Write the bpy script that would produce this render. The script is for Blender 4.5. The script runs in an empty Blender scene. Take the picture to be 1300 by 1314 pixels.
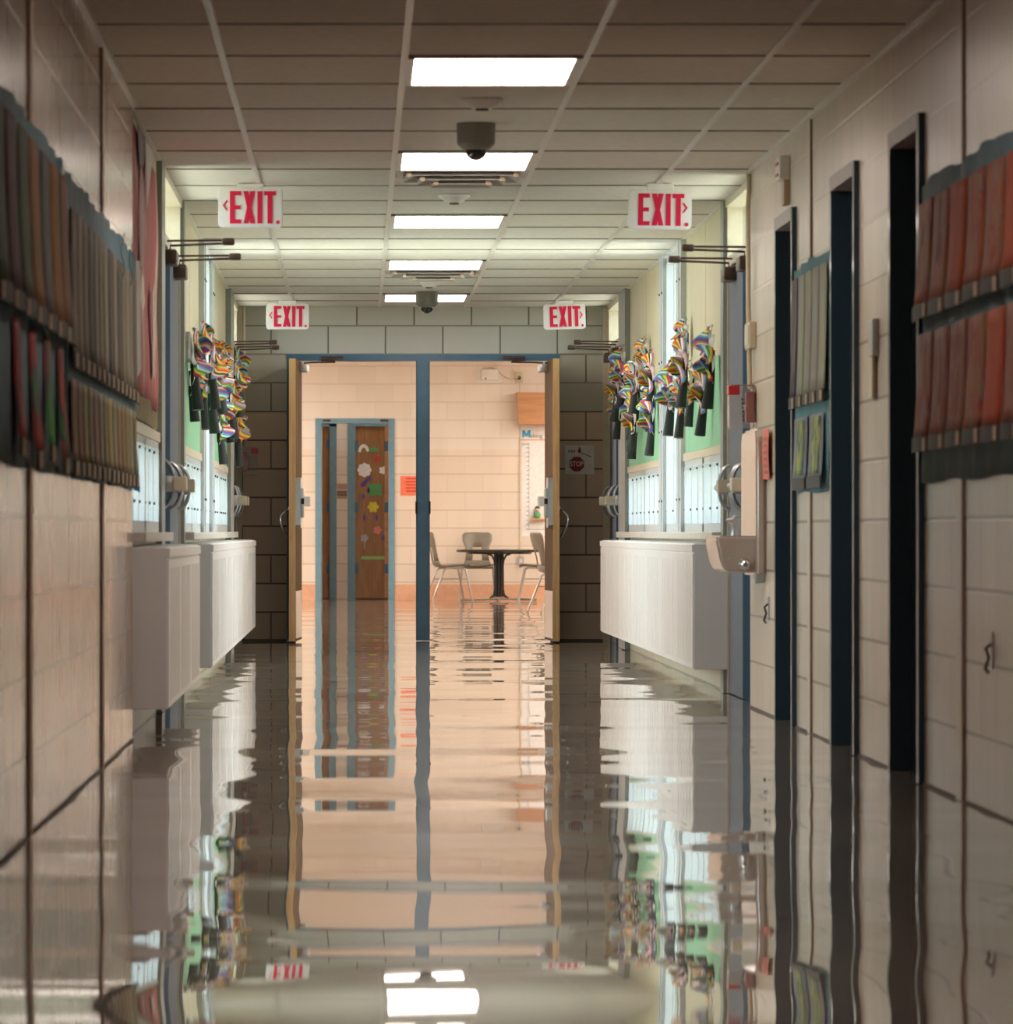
import bpy, bmesh, math, random
from mathutils import Vector, Matrix
random.seed(7)
PI = math.pi
SC = bpy.context.scene
COL = SC.collection
EYE = 0.775          # camera height
HC = 2.365           # ceiling height
XL, XR = -0.835, 1.74        # faces of the block walls
WL, WR = -0.86, 1.79         # faces of the window walls
YE = 41.4                    # face of the end wall
YB = 65.8                    # face of the far wall of the room beyond

# ------------------------------------------------------------------ materials
def nmat(name):
    m = bpy.data.materials.new(name); m.use_nodes = True
    nt = m.node_tree; nt.nodes.clear()
    out = nt.nodes.new('ShaderNodeOutputMaterial')
    b = nt.nodes.new('ShaderNodeBsdfPrincipled')
    nt.links.new(b.outputs[0], out.inputs[0])
    return m, nt, b, out

def N(nt, t, **kw):
    n = nt.nodes.new(t)
    for k, v in kw.items(): setattr(n, k, v)
    return n

def ramp(nt, fac, stops, interp='LINEAR'):
    r = N(nt, 'ShaderNodeValToRGB'); cr = r.color_ramp; cr.interpolation = interp
    while len(cr.elements) < len(stops): cr.elements.new(0.5)
    for e, (p, c) in zip(cr.elements, stops):
        e.position = p; e.color = (c[0], c[1], c[2], 1)
    nt.links.new(fac, r.inputs[0]); return r.outputs[0]

def math_(nt, op, a, b=None, c=None):
    n = N(nt, 'ShaderNodeMath', operation=op)
    for i, v in enumerate((a, b, c)):
        if v is None: continue
        if isinstance(v, (int, float)): n.inputs[i].default_value = v
        else: nt.links.new(v, n.inputs[i])
    return n.outputs[0]

def mixc(nt, fac, a, b, mode='MIX'):
    n = N(nt, 'ShaderNodeMix', data_type='RGBA', blend_type=mode)
    for idx, v in ((0, fac), (6, a), (7, b)):
        if isinstance(v, (int, float)): n.inputs[idx].default_value = v
        elif isinstance(v, tuple): n.inputs[idx].default_value = (v[0], v[1], v[2], 1)
        else: nt.links.new(v, n.inputs[idx])
    return n.outputs[2]

def plain(name, col, rough=0.5, metal=0.0, var=0.06, scale=18.0, coat=0.0, spec=0.5, bump=0.0):
    """simple procedural material: slight mottling of one colour"""
    m, nt, b, out = nmat(name)
    tc = N(nt, 'ShaderNodeTexCoord'); no = N(nt, 'ShaderNodeTexNoise')
    no.inputs['Scale'].default_value = scale; no.inputs['Detail'].default_value = 3
    nt.links.new(tc.outputs['Object'], no.inputs['Vector'])
    d = tuple(max(0, c*(1-var)) for c in col); l = tuple(min(1, c*(1+var)) for c in col)
    c = ramp(nt, no.outputs[0], [(0.3, d), (0.7, l)])
    nt.links.new(c, b.inputs['Base Color'])
    b.inputs['Roughness'].default_value = rough; b.inputs['Metallic'].default_value = metal
    b.inputs['Specular IOR Level'].default_value = spec
    b.inputs['Coat Weight'].default_value = coat; b.inputs['Coat Roughness'].default_value = 0.1
    if bump:
        bp = N(nt, 'ShaderNodeBump'); bp.inputs['Strength'].default_value = bump
        bp.inputs['Distance'].default_value = 0.002
        nt.links.new(no.outputs[0], bp.inputs['Height']); nt.links.new(bp.outputs[0], b.inputs['Normal'])
    return m

def block(name, axis, low, high, line, rough=0.3, split=1.626, streak=0.12, hj=0.25, hline=None, bd=0.004):
    """painted concrete block. axis 'Y' for walls that run along Y, 'X' across"""
    m, nt, b, out = nmat(name)
    g = N(nt, 'ShaderNodeNewGeometry'); s = N(nt, 'ShaderNodeSeparateXYZ')
    nt.links.new(g.outputs['Position'], s.inputs[0])
    u = s.outputs[1] if axis == 'Y' else s.outputs[0]; z = s.outputs[2]
    cmb = N(nt, 'ShaderNodeCombineXYZ'); nt.links.new(u, cmb.inputs[0]); nt.links.new(z, cmb.inputs[1])
    br = N(nt, 'ShaderNodeTexBrick', offset=0.5)
    nt.links.new(cmb.outputs[0], br.inputs['Vector'])
    br.inputs['Scale'].default_value = 1; br.inputs['Brick Width'].default_value = 0.4064
    br.inputs['Row Height'].default_value = 0.2032; br.inputs['Mortar Size'].default_value = 0.007
    br.inputs['Mortar Smooth'].default_value = 0.4
    br.inputs['Color1'].default_value = (0.93, 0.93, 0.93, 1); br.inputs['Color2'].default_value = (1, 1, 1, 1)
    br.inputs['Mortar'].default_value = (0.9, 0.9, 0.9, 1)
    # horizontal bed joints: dirt low down; side-wall hline paints joints catching light above
    fz = math_(nt, 'FRACT', math_(nt, 'DIVIDE', math_(nt, 'ADD', z, 0.1016), 0.2032))
    dz = math_(nt, 'ABSOLUTE', math_(nt, 'SUBTRACT', fz, 0.5))
    hl = N(nt, 'ShaderNodeMapRange', interpolation_type='SMOOTHSTEP'); nt.links.new(dz, hl.inputs[0])
    hl.inputs[1].default_value = 0.018; hl.inputs[2].default_value = 0.034
    hl.inputs[3].default_value = 1; hl.inputs[4].default_value = 0
    isup = math_(nt, 'GREATER_THAN', z, split)
    base = mixc(nt, isup, low, high)
    # brushed unevenness running up and down
    sv = N(nt, 'ShaderNodeCombineXYZ')
    nt.links.new(math_(nt, 'MULTIPLY', u, 5.0), sv.inputs[0]); nt.links.new(math_(nt, 'MULTIPLY', z, 0.9), sv.inputs[1])
    no = N(nt, 'ShaderNodeTexNoise'); no.inputs['Scale'].default_value = 1; no.inputs['Detail'].default_value = 4
    nt.links.new(sv.outputs[0], no.inputs['Vector'])
    st = ramp(nt, no.outputs[0], [(0.3, (1-streak,)*3), (0.7, (1, 1, 1))])
    c = mixc(nt, 1.0, base, br.outputs['Color'], 'MULTIPLY')
    c = mixc(nt, 1.0, c, st, 'MULTIPLY')
    c = mixc(nt, math_(nt, 'MULTIPLY', br.outputs['Fac'], hj), c, line)
    lnc = mixc(nt, isup, line, hline or line)
    c = mixc(nt, math_(nt, 'MULTIPLY', hl.outputs[0], 0.8), c, lnc)
    nt.links.new(c, b.inputs['Base Color'])
    b.inputs['Roughness'].default_value = rough
    b.inputs['Specular IOR Level'].default_value = 0.5
    fine = N(nt, 'ShaderNodeTexNoise'); fine.inputs['Scale'].default_value = 60; fine.inputs['Detail'].default_value = 3
    nt.links.new(g.outputs['Position'], fine.inputs['Vector'])
    h = math_(nt, 'ADD', math_(nt, 'MULTIPLY', br.outputs['Fac'], -1.0), math_(nt, 'MULTIPLY', no.outputs[0], 0.5))
    h = math_(nt, 'ADD', h, math_(nt, 'MULTIPLY', fine.outputs[0], 0.08))
    bp = N(nt, 'ShaderNodeBump'); bp.inputs['Strength'].default_value = 0.5; bp.inputs['Distance'].default_value = bd
    nt.links.new(h, bp.inputs['Height']); nt.links.new(bp.outputs[0], b.inputs['Normal'])
    return m

def wood(name, c1, c2, rough=0.4, axis=2, spec=0.5, coat=0.2):
    m, nt, b, out = nmat(name); b.inputs['Specular IOR Level'].default_value = spec
    tc = N(nt, 'ShaderNodeTexCoord'); mp = N(nt, 'ShaderNodeMapping')
    sc = [14, 14, 14]; sc[axis] = 1.2
    mp.inputs['Scale'].default_value = sc
    nt.links.new(tc.outputs['Object'], mp.inputs['Vector'])
    no = N(nt, 'ShaderNodeTexNoise'); no.inputs['Scale'].default_value = 3; no.inputs['Detail'].default_value = 6
    no.inputs['Distortion'].default_value = 0.6
    nt.links.new(mp.outputs[0], no.inputs['Vector'])
    nt.links.new(ramp(nt, no.outputs[0], [(0.3, c1), (0.7, c2)]), b.inputs['Base Color'])
    b.inputs['Roughness'].default_value = rough; b.inputs['Coat Weight'].default_value = coat
    return m

def paint(name, cols, sx=9.0, sz=2.0, interp='LINEAR', dist=1.2, rough=0.7):
    """child's painting: swept colours, different on every sheet"""
    m, nt, b, out = nmat(name)
    tc = N(nt, 'ShaderNodeTexCoord'); oi = N(nt, 'ShaderNodeObjectInfo')
    sp = N(nt, 'ShaderNodeSeparateXYZ'); nt.links.new(tc.outputs['Object'], sp.inputs[0])
    r = math_(nt, 'MULTIPLY', oi.outputs['Random'], 57.0)
    cmb = N(nt, 'ShaderNodeCombineXYZ')
    nt.links.new(math_(nt, 'MULTIPLY', sp.outputs[1], sx), cmb.inputs[0])
    nt.links.new(math_(nt, 'MULTIPLY', sp.outputs[2], sz), cmb.inputs[1])
    nt.links.new(r, cmb.inputs[2])
    no = N(nt, 'ShaderNodeTexNoise'); no.inputs['Scale'].default_value = 1; no.inputs['Detail'].default_value = 3
    no.inputs['Distortion'].default_value = dist
    nt.links.new(cmb.outputs[0], no.inputs['Vector'])
    n = len(cols)
    stops = [(0.34 + 0.32*i/max(1, n-1), c) for i, c in enumerate(cols)]
    nt.links.new(ramp(nt, no.outputs[0], stops, interp), b.inputs['Base Color'])
    b.inputs['Roughness'].default_value = rough
    return m

def stripes(name, cols, freq=11.0):
    """curved bands of felt-pen colour"""
    m, nt, b, out = nmat(name)
    tc = N(nt, 'ShaderNodeTexCoord'); oi = N(nt, 'ShaderNodeObjectInfo')
    w = N(nt, 'ShaderNodeTexWave', wave_type='RINGS', wave_profile='SAW')
    w.inputs['Scale'].default_value = freq; w.inputs['Distortion'].default_value = 2.5
    w.inputs['Detail'].default_value = 1; w.inputs['Detail Scale'].default_value = 2
    nt.links.new(tc.outputs['Object'], w.inputs['Vector'])
    nt.links.new(math_(nt, 'MULTIPLY', oi.outputs['Random'], 30.0), w.inputs['Phase Offset'])
    n = len(cols)
    nt.links.new(ramp(nt, w.outputs['Fac'], [(i/n, c) for i, c in enumerate(cols)], 'CONSTANT'), b.inputs['Base Color'])
    b.inputs['Roughness'].default_value = 0.55
    return m

def emit(name, col, strength):
    m = bpy.data.materials.new(name); m.use_nodes = True; nt = m.node_tree; nt.nodes.clear()
    out = nt.nodes.new('ShaderNodeOutputMaterial'); e = nt.nodes.new('ShaderNodeEmission')
    e.inputs[0].default_value = (*col, 1); e.inputs[1].default_value = strength
    nt.links.new(e.outputs[0], out.inputs[0]); return m

def glass(name, tint=(0.93, 0.97, 0.95), gloss=0.04):
    m = bpy.data.materials.new(name); m.use_nodes = True; nt = m.node_tree; nt.nodes.clear()
    out = nt.nodes.new('ShaderNodeOutputMaterial')
    t = nt.nodes.new('ShaderNodeBsdfTransparent'); t.inputs[0].default_value = (*tint, 1)
    gl = nt.nodes.new('ShaderNodeBsdfGlossy'); gl.inputs['Roughness'].default_value = gloss
    fr = nt.nodes.new('ShaderNodeFresnel'); fr.inputs[0].default_value = 1.3
    mx = nt.nodes.new('ShaderNodeMixShader')
    nt.links.new(fr.outputs[0], mx.inputs[0]); nt.links.new(t.outputs[0], mx.inputs[1]); nt.links.new(gl.outputs[0], mx.inputs[2])
    nt.links.new(mx.outputs[0], out.inputs[0]); return m

M = {}
M['block_right'] = block('painted block right', 'Y', (0.63, 0.53, 0.41), (0.66, 0.58, 0.48), (0.16, 0.09, 0.05), rough=0.32, hline=(0.74, 0.67, 0.57))
M['block_left'] = block('painted block left', 'Y', (0.62, 0.46, 0.36), (0.60, 0.47, 0.37), (0.16, 0.09, 0.05), rough=0.17, bd=0.0022, streak=0.22, hline=(0.74, 0.64, 0.54))
M['block_end'] = block('painted block end', 'X', (0.68, 0.51, 0.38), (0.52, 0.49, 0.42), (0.10, 0.06, 0.035), rough=0.45, streak=0.04, hj=0.8, hline=(0.30, 0.28, 0.23))
M['block_room'] = block('painted block room', 'X', (0.80, 0.68, 0.56), (0.82, 0.74, 0.65), (0.55, 0.40, 0.30), rough=0.45, streak=0.05, hj=0.0, split=1.7, hline=(0.66, 0.54, 0.45), bd=0.001)
M['block_base'] = block('cream block under windows', 'Y', (0.66, 0.60, 0.44), (0.66, 0.60, 0.44), (0.30, 0.25, 0.16), rough=0.4, streak=0.08)
M['peach'] = plain('peach base paint', (0.72, 0.40, 0.25), 0.4)
M['cream_panel'] = plain('cream wall panel', (0.66, 0.59, 0.40), 0.4, var=0.03, scale=3)
M['cream_trim'] = plain('cream painted trim', (0.64, 0.56, 0.42), 0.35)
M['cream_pipe'] = plain('cream painted conduit', (0.60, 0.50, 0.34), 0.35)
M['alu'] = plain('pale aluminium', (0.55, 0.59, 0.62), 0.38, metal=0.15, var=0.04)
M['alu_grey'] = plain('grey aluminium', (0.30, 0.31, 0.29), 0.4, metal=0.2)
M['screw'] = plain('dark screw heads', (0.08, 0.08, 0.08), 0.4, metal=0.6)
M['blue_end'] = plain('blue frame paint', (0.055, 0.135, 0.215), 0.35, coat=0.2)
M['blue_dark'] = plain('dark blue frame paint', (0.020, 0.050, 0.080), 0.35, coat=0.2)
M['blue_room'] = plain('pale blue frame paint', (0.15, 0.28, 0.36), 0.4)
M['blue_leaf'] = plain('flat blue door paint', (0.018, 0.060, 0.115), 0.85, spec=0.12)
M['grey_leaf'] = plain('flat grey door paint', (0.26, 0.26, 0.30), 0.8, spec=0.15)
M['lavender'] = plain('grey metal door paint', (0.30, 0.30, 0.34), 0.35)
M['head_grey'] = plain('grey frame head paint', (0.36, 0.32, 0.30), 0.45)
M['wood_face'] = wood('oak door face', (0.15, 0.075, 0.032), (0.23, 0.125, 0.06), 0.75, spec=.15, coat=0.0)
M['wood_edge'] = wood('pale oak door edge', (0.52, 0.30, 0.11), (0.66, 0.42, 0.18), 0.4)
M['wood_brown'] = wood('brown wooden door', (0.22, 0.095, 0.03), (0.36, 0.17, 0.055), 0.35)
M['wood_orange'] = wood('orange varnished wood', (0.42, 0.19, 0.08), (0.55, 0.28, 0.13), 0.4, axis=0)
M['wood_dark'] = wood('dark wooden door', (0.05, 0.025, 0.015), (0.09, 0.045, 0.025), 0.35)
M['chrome'] = plain('chrome', (0.75, 0.75, 0.75), 0.16, metal=1.0, var=0.02)
M['satin'] = plain('satin steel', (0.52, 0.53, 0.55), 0.3, metal=0.8, var=0.04)
M['bronze'] = plain('brown metal', (0.10, 0.06, 0.045), 0.4, metal=0.5)
M['black'] = plain('black plastic', (0.012, 0.012, 0.014), 0.35)
M['black_tube'] = plain('black card tube', (0.018, 0.018, 0.022), 0.55)
M['white'] = plain('white plastic', (0.78, 0.76, 0.72), 0.35, var=0.02)
M['sign_white'] = plain('white sign plastic', (0.84, 0.81, 0.80), 0.3, var=0.02)
M['exit_red'] = plain('red letters', (0.72, 0.012, 0.07), 0.35, var=0.03)
M['heater'] = plain('white enamelled metal', (0.77, 0.76, 0.76), 0.28, var=0.02, scale=4)
M['sill'] = plain('pale window sill', (0.56, 0.50, 0.44), 0.4, var=0.12, scale=30)
M['cam_body'] = plain('grey camera housing', (0.24, 0.22, 0.19), 0.4)
M['dome'] = plain('smoked dome', (0.006, 0.005, 0.008), 0.06, coat=1.0)
M['vent'] = plain('vent grey', (0.46, 0.45, 0.40), 0.4)
M['vent_dark'] = plain('vent dark', (0.05, 0.045, 0.035), 0.6)
M['vent_tan'] = plain('vent tan clips', (0.55, 0.40, 0.28), 0.5)
M['tile'] = plain('mineral fibre tile', (0.76, 0.72, 0.66), 0.85, var=0.06, scale=25, spec=0.15, bump=0.4)
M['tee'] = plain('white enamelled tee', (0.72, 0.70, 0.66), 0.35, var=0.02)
M['cross'] = plain('shadowed cross tee', (0.30, 0.26, 0.22), 0.5, var=0.1)  # grid tee colour darkened to stand in for shadow gaps between tiles
M['lamp'] = emit('light panel diffuser', (1.0, 0.86, 0.76), 5.0)
M['lamp_dim'] = emit('ageing dim light panel', (1.0, 0.82, 0.70), 2.3)  # unseen panels nearer the camera, kept on dimly to light the paintings
M['lamp_room'] = emit('room light panel', (1.0, 0.91, 0.81), 8.0)
M['fount'] = plain('almond enamel', (0.52, 0.43, 0.37), 0.22, coat=0.6, var=0.03)
M['clear'] = glass('clear plastic cover', (0.92, 0.90, 0.90), 0.08)
_nt = M['clear'].node_tree; _d = _nt.nodes.new('ShaderNodeBsdfDiffuse'); _d.inputs[0].default_value = (.8, .76, .74, 1)
_m = _nt.nodes.new('ShaderNodeMixShader'); _m.inputs[0].default_value = .14; _o = [n for n in _nt.nodes if n.type == 'OUTPUT_MATERIAL'][0]
_src = _o.inputs[0].links[0].from_socket
_nt.links.new(_src, _m.inputs[1]); _nt.links.new(_d.outputs[0], _m.inputs[2]); _nt.links.new(_m.outputs[0], _o.inputs[0])
M['glass'] = glass('window glass')
M['alarm_red'] = plain('alarm red', (0.45, 0.02, 0.025), 0.3)
M['paper_white'] = plain('white paper', (0.80, 0.79, 0.77), 0.7)
M['paper_grey'] = plain('pale grey paper', (0.55, 0.53, 0.52), 0.7)
M['paper_orange'] = plain('orange red paper', (0.86, 0.21, 0.11), 0.7)
M['paper_salmon'] = plain('salmon paper', (0.75, 0.20, 0.15), 0.7)
M['paper_green'] = plain('mint green paper', (0.28, 0.58, 0.36), 0.7, var=0.03, scale=5)
M['paper_blue'] = plain('slate blue crepe paper', (0.16, 0.28, 0.33), 0.75, var=0.12, scale=12)
M['paper_blue_r'] = plain('light blue backing paper', (0.14, 0.34, 0.42), 0.75, var=0.1, scale=12)
M['cyan'] = plain('bright blue paper', (0.02, 0.36, 0.72), 0.6)
M['navy'] = plain('navy ribbon', (0.02, 0.06, 0.16), 0.6)
M['ink'] = plain('dark ink', (0.05, 0.03, 0.03), 0.7)
M['ink_blue'] = plain('blue letter', (0.05, 0.36, 0.60), 0.6)
M['ink_grey'] = plain('grey ink', (0.32, 0.28, 0.26), 0.7)
M['stop_red'] = plain('dull red print', (0.30, 0.02, 0.03), 0.6)
M['lilac'] = plain('lilac card', (0.30, 0.31, 0.38), 0.7)
M['strip_dark'] = plain('dark mounting strip', (0.055, 0.045, 0.042), 0.6)
M['tan_tab'] = plain('tan paper tab', (0.62, 0.47, 0.33), 0.6)
M['chair'] = plain('taupe plastic', (0.21, 0.18, 0.14), 0.35, var=0.03)
M['steel_leg'] = plain('chair leg steel', (0.42, 0.38, 0.34), 0.3, metal=0.9, var=0.02)
M['table_top'] = plain('dark table top', (0.02, 0.018, 0.017), 0.25)
R, O, Yl, G, B, V, K, Wh, C, Pk = (.62,.03,.03), (.80,.22,.03), (.80,.62,.04), (.05,.34,.10), (.03,.11,.48), (.25,.08,.36), (.015,.012,.015), (.78,.77,.75), (.05,.45,.62), (.75,.22,.38)
M['art_bright_near'] = paint('dark painted sheet', [(.05,.02,.02), (.10,.13,.05), (.28,.09,.02), (.03,.05,.07), (.22,.05,.06), (.12,.12,.06)], 10, 2.0)
M['art_orange_near'] = paint('orange painted sheet', [(.36,.12,.02), (.12,.10,.03), (.42,.14,.03), (.08,.09,.10)], 10, 2.0)
M['art_pink_near'] = paint('pink and green painted sheet', [(.32,.10,.08), (.14,.14,.05), (.35,.05,.08), (.08,.12,.12), (.30,.20,.04)], 12, 2.4)
M['art_teal_near'] = paint('teal grey painted sheet', [(.05,.08,.09), (.12,.15,.15), (.04,.05,.06), (.10,.12,.06), (.08,.05,.10)], 12, 2.4)
M['art_green_near'] = paint('dark green painted sheet', [(.05,.07,.04), (.10,.15,.06), (.03,.04,.03), (.09,.11,.09)], 12, 2.4)
M['art_maroon_near'] = paint('maroon painted sheet', [(.10,.025,.03), (.05,.02,.02), (.16,.04,.04), (.05,.05,.04)], 12, 2.4)
M['art_tan'] = paint('taupe drawn sheet', [(.02,.018,.015), (.22,.18,.12), (.28,.22,.15), (.18,.17,.12), (.32,.26,.19)], 14, 1.6)
M['art_tan_dark'] = paint('charcoal streaked sheet', [(.30,.23,.16), (.02,.018,.016), (.10,.08,.06), (.015,.014,.013), (.24,.19,.14)], 16, 1.2)
M['art_tan_light'] = paint('pale beige drawn sheet', [(.38,.31,.23), (.30,.26,.19), (.42,.35,.26), (.22,.20,.15), (.10,.12,.13)], 14, 1.6)
M['art_rust_left'] = paint('rust streaked sheet', [(.26,.09,.05), (.20,.13,.07), (.30,.16,.08), (.10,.06,.04)], 14, 2.0)
M['art_gold_left'] = paint('mustard streaked sheet', [(.32,.28,.06), (.18,.14,.06), (.40,.34,.10), (.12,.10,.05)], 14, 2.0)
M['art_olive'] = paint('olive and rust painted sheet', [(.10,.07,.03), (.24,.15,.07), (.17,.17,.05), (.30,.25,.06), (.14,.10,.05), (.26,.09,.04), (.30,.27,.08), (.12,.10,.06)], 14, 2.4)
M['art_redblack'] = paint('red and black painted strip', [(.02,.02,.03), (.32,.03,.03), (.45,.06,.04), (.05,.03,.08), (.05,.25,.04)], 4, 2.6)
M['art_red'] = paint('red and orange painted sheet', [(.14,.05,.05), (.46,.08,.03), (.34,.24,.14), (.52,.12,.03), (.36,.06,.10), (.34,.26,.20), (.30,.20,.03)], 8, 3.5)
M['art_or'] = paint('orange painted sheet right', [(.24,.08,.05), (.55,.10,.02), (.46,.06,.03), (.60,.14,.03)], 5, 3.0)
M['art_rust'] = paint('rust painted sheet', [(.20,.06,.03), (.36,.09,.03), (.34,.22,.18), (.40,.08,.03), (.22,.05,.06)], 8, 3.5)
M['art_pale'] = paint('pale green grey painted sheet', [(.34,.40,.30), (.44,.46,.32), (.40,.34,.32), (.36,.44,.42)], 5, 1.5)
M['art_purple'] = paint('purple black painted sheet', [(.04,.02,.05), (.14,.07,.18), (.02,.02,.02), (.18,.14,.12)], 5, 1.5)
M['art_yellow'] = paint('yellow green painted sheet', [(.46,.50,.12), (.48,.50,.14), (.03,.14,.16), (.44,.50,.12)], 7, 4.5)
M['art_banner'] = paint('red paper with torn patches', [(.52,.10,.10), (.50,.11,.11), (.48,.09,.10), (.52,.12,.12), (.52,.11,.11), (.62,.48,.38)], 3, 1.0)
M['str_a'] = stripes('bands of every colour', [R, Yl, B, Wh, G, O, C, K, Pk, Yl], 2.8)
M['str_b'] = stripes('bands of cool colour', [B, V, C, Wh, G, Yl, R, V, Wh, O], 3.2)
M['str_c'] = stripes('bands of warm colour', [O, R, Yl, K, Wh, Pk, C, R, G, Yl], 3.4)
M['pinkish'] = paint('pink dotted paper', [(.70,.62,.58), (.74,.40,.46), (.70,.66,.60), (.60,.30,.42)], 30, 30)

def floor_mat():
    m, nt, b, out = nmat('polished vinyl tile floor')
    g = N(nt, 'ShaderNodeNewGeometry')
    br = N(nt, 'ShaderNodeTexBrick', offset=0.0)
    nt.links.new(g.outputs['Position'], br.inputs['Vector'])
    br.inputs['Scale'].default_value = 1; br.inputs['Brick Width'].default_value = 0.305; br.inputs['Row Height'].default_value = 0.305
    br.inputs['Mortar Size'].default_value = 0.0015
    br.inputs['Color1'].default_value = (0.36, 0.29, 0.235, 1); br.inputs['Color2'].default_value = (0.40, 0.325, 0.265, 1)
    br.inputs['Mortar'].default_value = (0.20, 0.16, 0.13, 1)
    no = N(nt, 'ShaderNodeTexNoise'); no.inputs['Scale'].default_value = 120; no.inputs['Detail'].default_value = 2
    nt.links.new(g.outputs['Position'], no.inputs['Vector'])
    sp = ramp(nt, no.outputs[0], [(0.35, (0.78, 0.76, 0.74)), (0.6, (1, 1, 1))])
    nt.links.new(mixc(nt, 1.0, br.outputs['Color'], sp, 'MULTIPLY'), b.inputs['Base Color'])
    b.inputs['Roughness'].default_value = 0.35
    b.inputs['Coat Weight'].default_value = 1.0; b.inputs['Coat Roughness'].default_value = 0.015
    b.inputs['Coat IOR'].default_value = 1.5
    return m
M['floor'] = floor_mat()

# ------------------------------------------------------------------ mesh helpers
def bx(bm, x0, x1, y0, y1, z0, z1, bev=0.0):
    if x0 > x1: x0, x1 = x1, x0
    if y0 > y1: y0, y1 = y1, y0
    vs = [bm.verts.new(p) for p in ((x0,y0,z0),(x1,y0,z0),(x1,y1,z0),(x0,y1,z0),(x0,y0,z1),(x1,y0,z1),(x1,y1,z1),(x0,y1,z1))]
    fs = [(0,3,2,1),(4,5,6,7),(0,1,5,4),(1,2,6,5),(2,3,7,6),(3,0,4,7)]
    faces = [bm.faces.new([vs[i] for i in f]) for f in fs]
    if bev:
        es = set(e for f in faces for e in f.edges)
        bmesh.ops.bevel(bm, geom=list(es), offset=bev, segments=2, affect='EDGES', profile=0.5)

def tube(bm, pts, r, seg=10, cap=True):
    pts = [Vector(p) for p in pts]
    rs = r if isinstance(r, (list, tuple)) else [r]*len(pts)
    rings = []
    prev = None
    for i, p in enumerate(pts):
        if i == 0: d = pts[1]-pts[0]
        elif i == len(pts)-1: d = pts[-1]-pts[-2]
        else: d = (pts[i+1]-pts[i-1])
        d.normalize()
        if prev is None:
            a = Vector((0,0,1)) if abs(d.z) < 0.9 else Vector((1,0,0))
            n = d.cross(a).normalized()
        else:
            n = (prev - d*prev.dot(d)).normalized()
        prev = n; b2 = d.cross(n)
        rings.append([bm.verts.new(p + (n*math.cos(2*PI*k/seg) + b2*math.sin(2*PI*k/seg))*rs[i]) for k in range(seg)])
    for a, b in zip(rings, rings[1:]):
        for k in range(seg):
            bm.faces.new((a[k], a[(k+1)%seg], b[(k+1)%seg], b[k]))
    if cap:
        bm.faces.new(rings[0][::-1]); bm.faces.new(rings[-1])

def lathe(bm, prof, cx=0, cy=0, seg=28, axis='Z'):
    """prof: list of (radius, height)"""
    rings = []
    for r, h in prof:
        ring = []
        for k in range(seg):
            a = 2*PI*k/seg
            if axis == 'Z': p = (cx + r*math.cos(a), cy + r*math.sin(a), h)
            elif axis == 'X': p = (h, cx + r*math.cos(a), cy + r*math.sin(a))
            else: p = (cx + r*math.cos(a), h, cy + r*math.sin(a))
            ring.append(bm.verts.new(p))
        rings.append(ring)
    for a, b in zip(rings, rings[1:]):
        for k in range(seg): bm.faces.new((a[k], a[(k+1)%seg], b[(k+1)%seg], b[k]))
    bm.faces.new(rings[0][::-1]); bm.faces.new(rings[-1])

def prism(bm, poly, y0, y1, plane='XZ'):
    """extrude a polygon. plane XZ: poly=(x,z) between y0,y1; YZ: poly=(y,z) between x; XY: (x,y) between z"""
    def P(a, b, t):
        return (a, t, b) if plane == 'XZ' else ((t, a, b) if plane == 'YZ' else (a, b, t))
    v0 = [bm.verts.new(P(a, b, y0)) for a, b in poly]; v1 = [bm.verts.new(P(a, b, y1)) for a, b in poly]
    n = len(poly)
    bm.faces.new(v0); bm.faces.new(v1[::-1])
    for i in range(n): bm.faces.new((v0[i], v1[i], v1[(i+1)%n], v0[(i+1)%n]))

def disc_poly(cx, cz, r, n=16, rz=None, a0=0.0):
    rz = rz or r
    return [(cx + r*math.cos(a0+2*PI*k/n), cz + rz*math.sin(a0+2*PI*k/n)) for k in range(n)]

def sheet(bm, P, nu, nv, th=0.0):
    """surface from P(u,v)"""
    g = [[bm.verts.new(P(i/nu, j/nv)) for j in range(nv+1)] for i in range(nu+1)]
    for i in range(nu):
        for j in range(nv):
            bm.faces.new((g[i][j], g[i+1][j], g[i+1][j+1], g[i][j+1]))

def nb(): return bmesh.new()

def obj(name, bm, m, parent=None, smooth=False, loc=None, solid=0.0, center=None):
    bmesh.ops.recalc_face_normals(bm, faces=bm.faces)
    if center is not None:
        bmesh.ops.translate(bm, verts=bm.verts, vec=-Vector(center))
    me = bpy.data.meshes.new(name); bm.to_mesh(me); bm.free()
    me.materials.append(M[m] if isinstance(m, str) else m)
    if smooth:
        for p in me.polygons: p.use_smooth = True
        try: me.set_sharp_from_angle(angle=math.radians(38))
        except Exception: pass
    o = bpy.data.objects.new(name, me); COL.objects.link(o)
    if parent is not None: o.parent = parent
    if loc is not None: o.location = loc
    if center is not None: o.location = center
    if solid:
        s = o.modifiers.new('Solidify', 'SOLIDIFY'); s.thickness = solid; s.offset = 0
    return o

def part(name, bm, m, root, **kw):
    """geometry given in world coordinates, parented to a root standing at root.location (no rotation)"""
    bmesh.ops.translate(bm, verts=bm.verts, vec=-world_of(root))
    return obj(name, bm, m, root, **kw)

def world_of(o):
    v = Vector(o.location)
    while o.parent is not None:
        o = o.parent; v = v + Vector(o.location)
    return v

def tag(o, label=None, cat=None, group=None, kind=None):
    if label: o['label'] = label
    if cat: o['category'] = cat
    if group: o['group'] = group
    if kind: o['kind'] = kind
    return o

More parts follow.
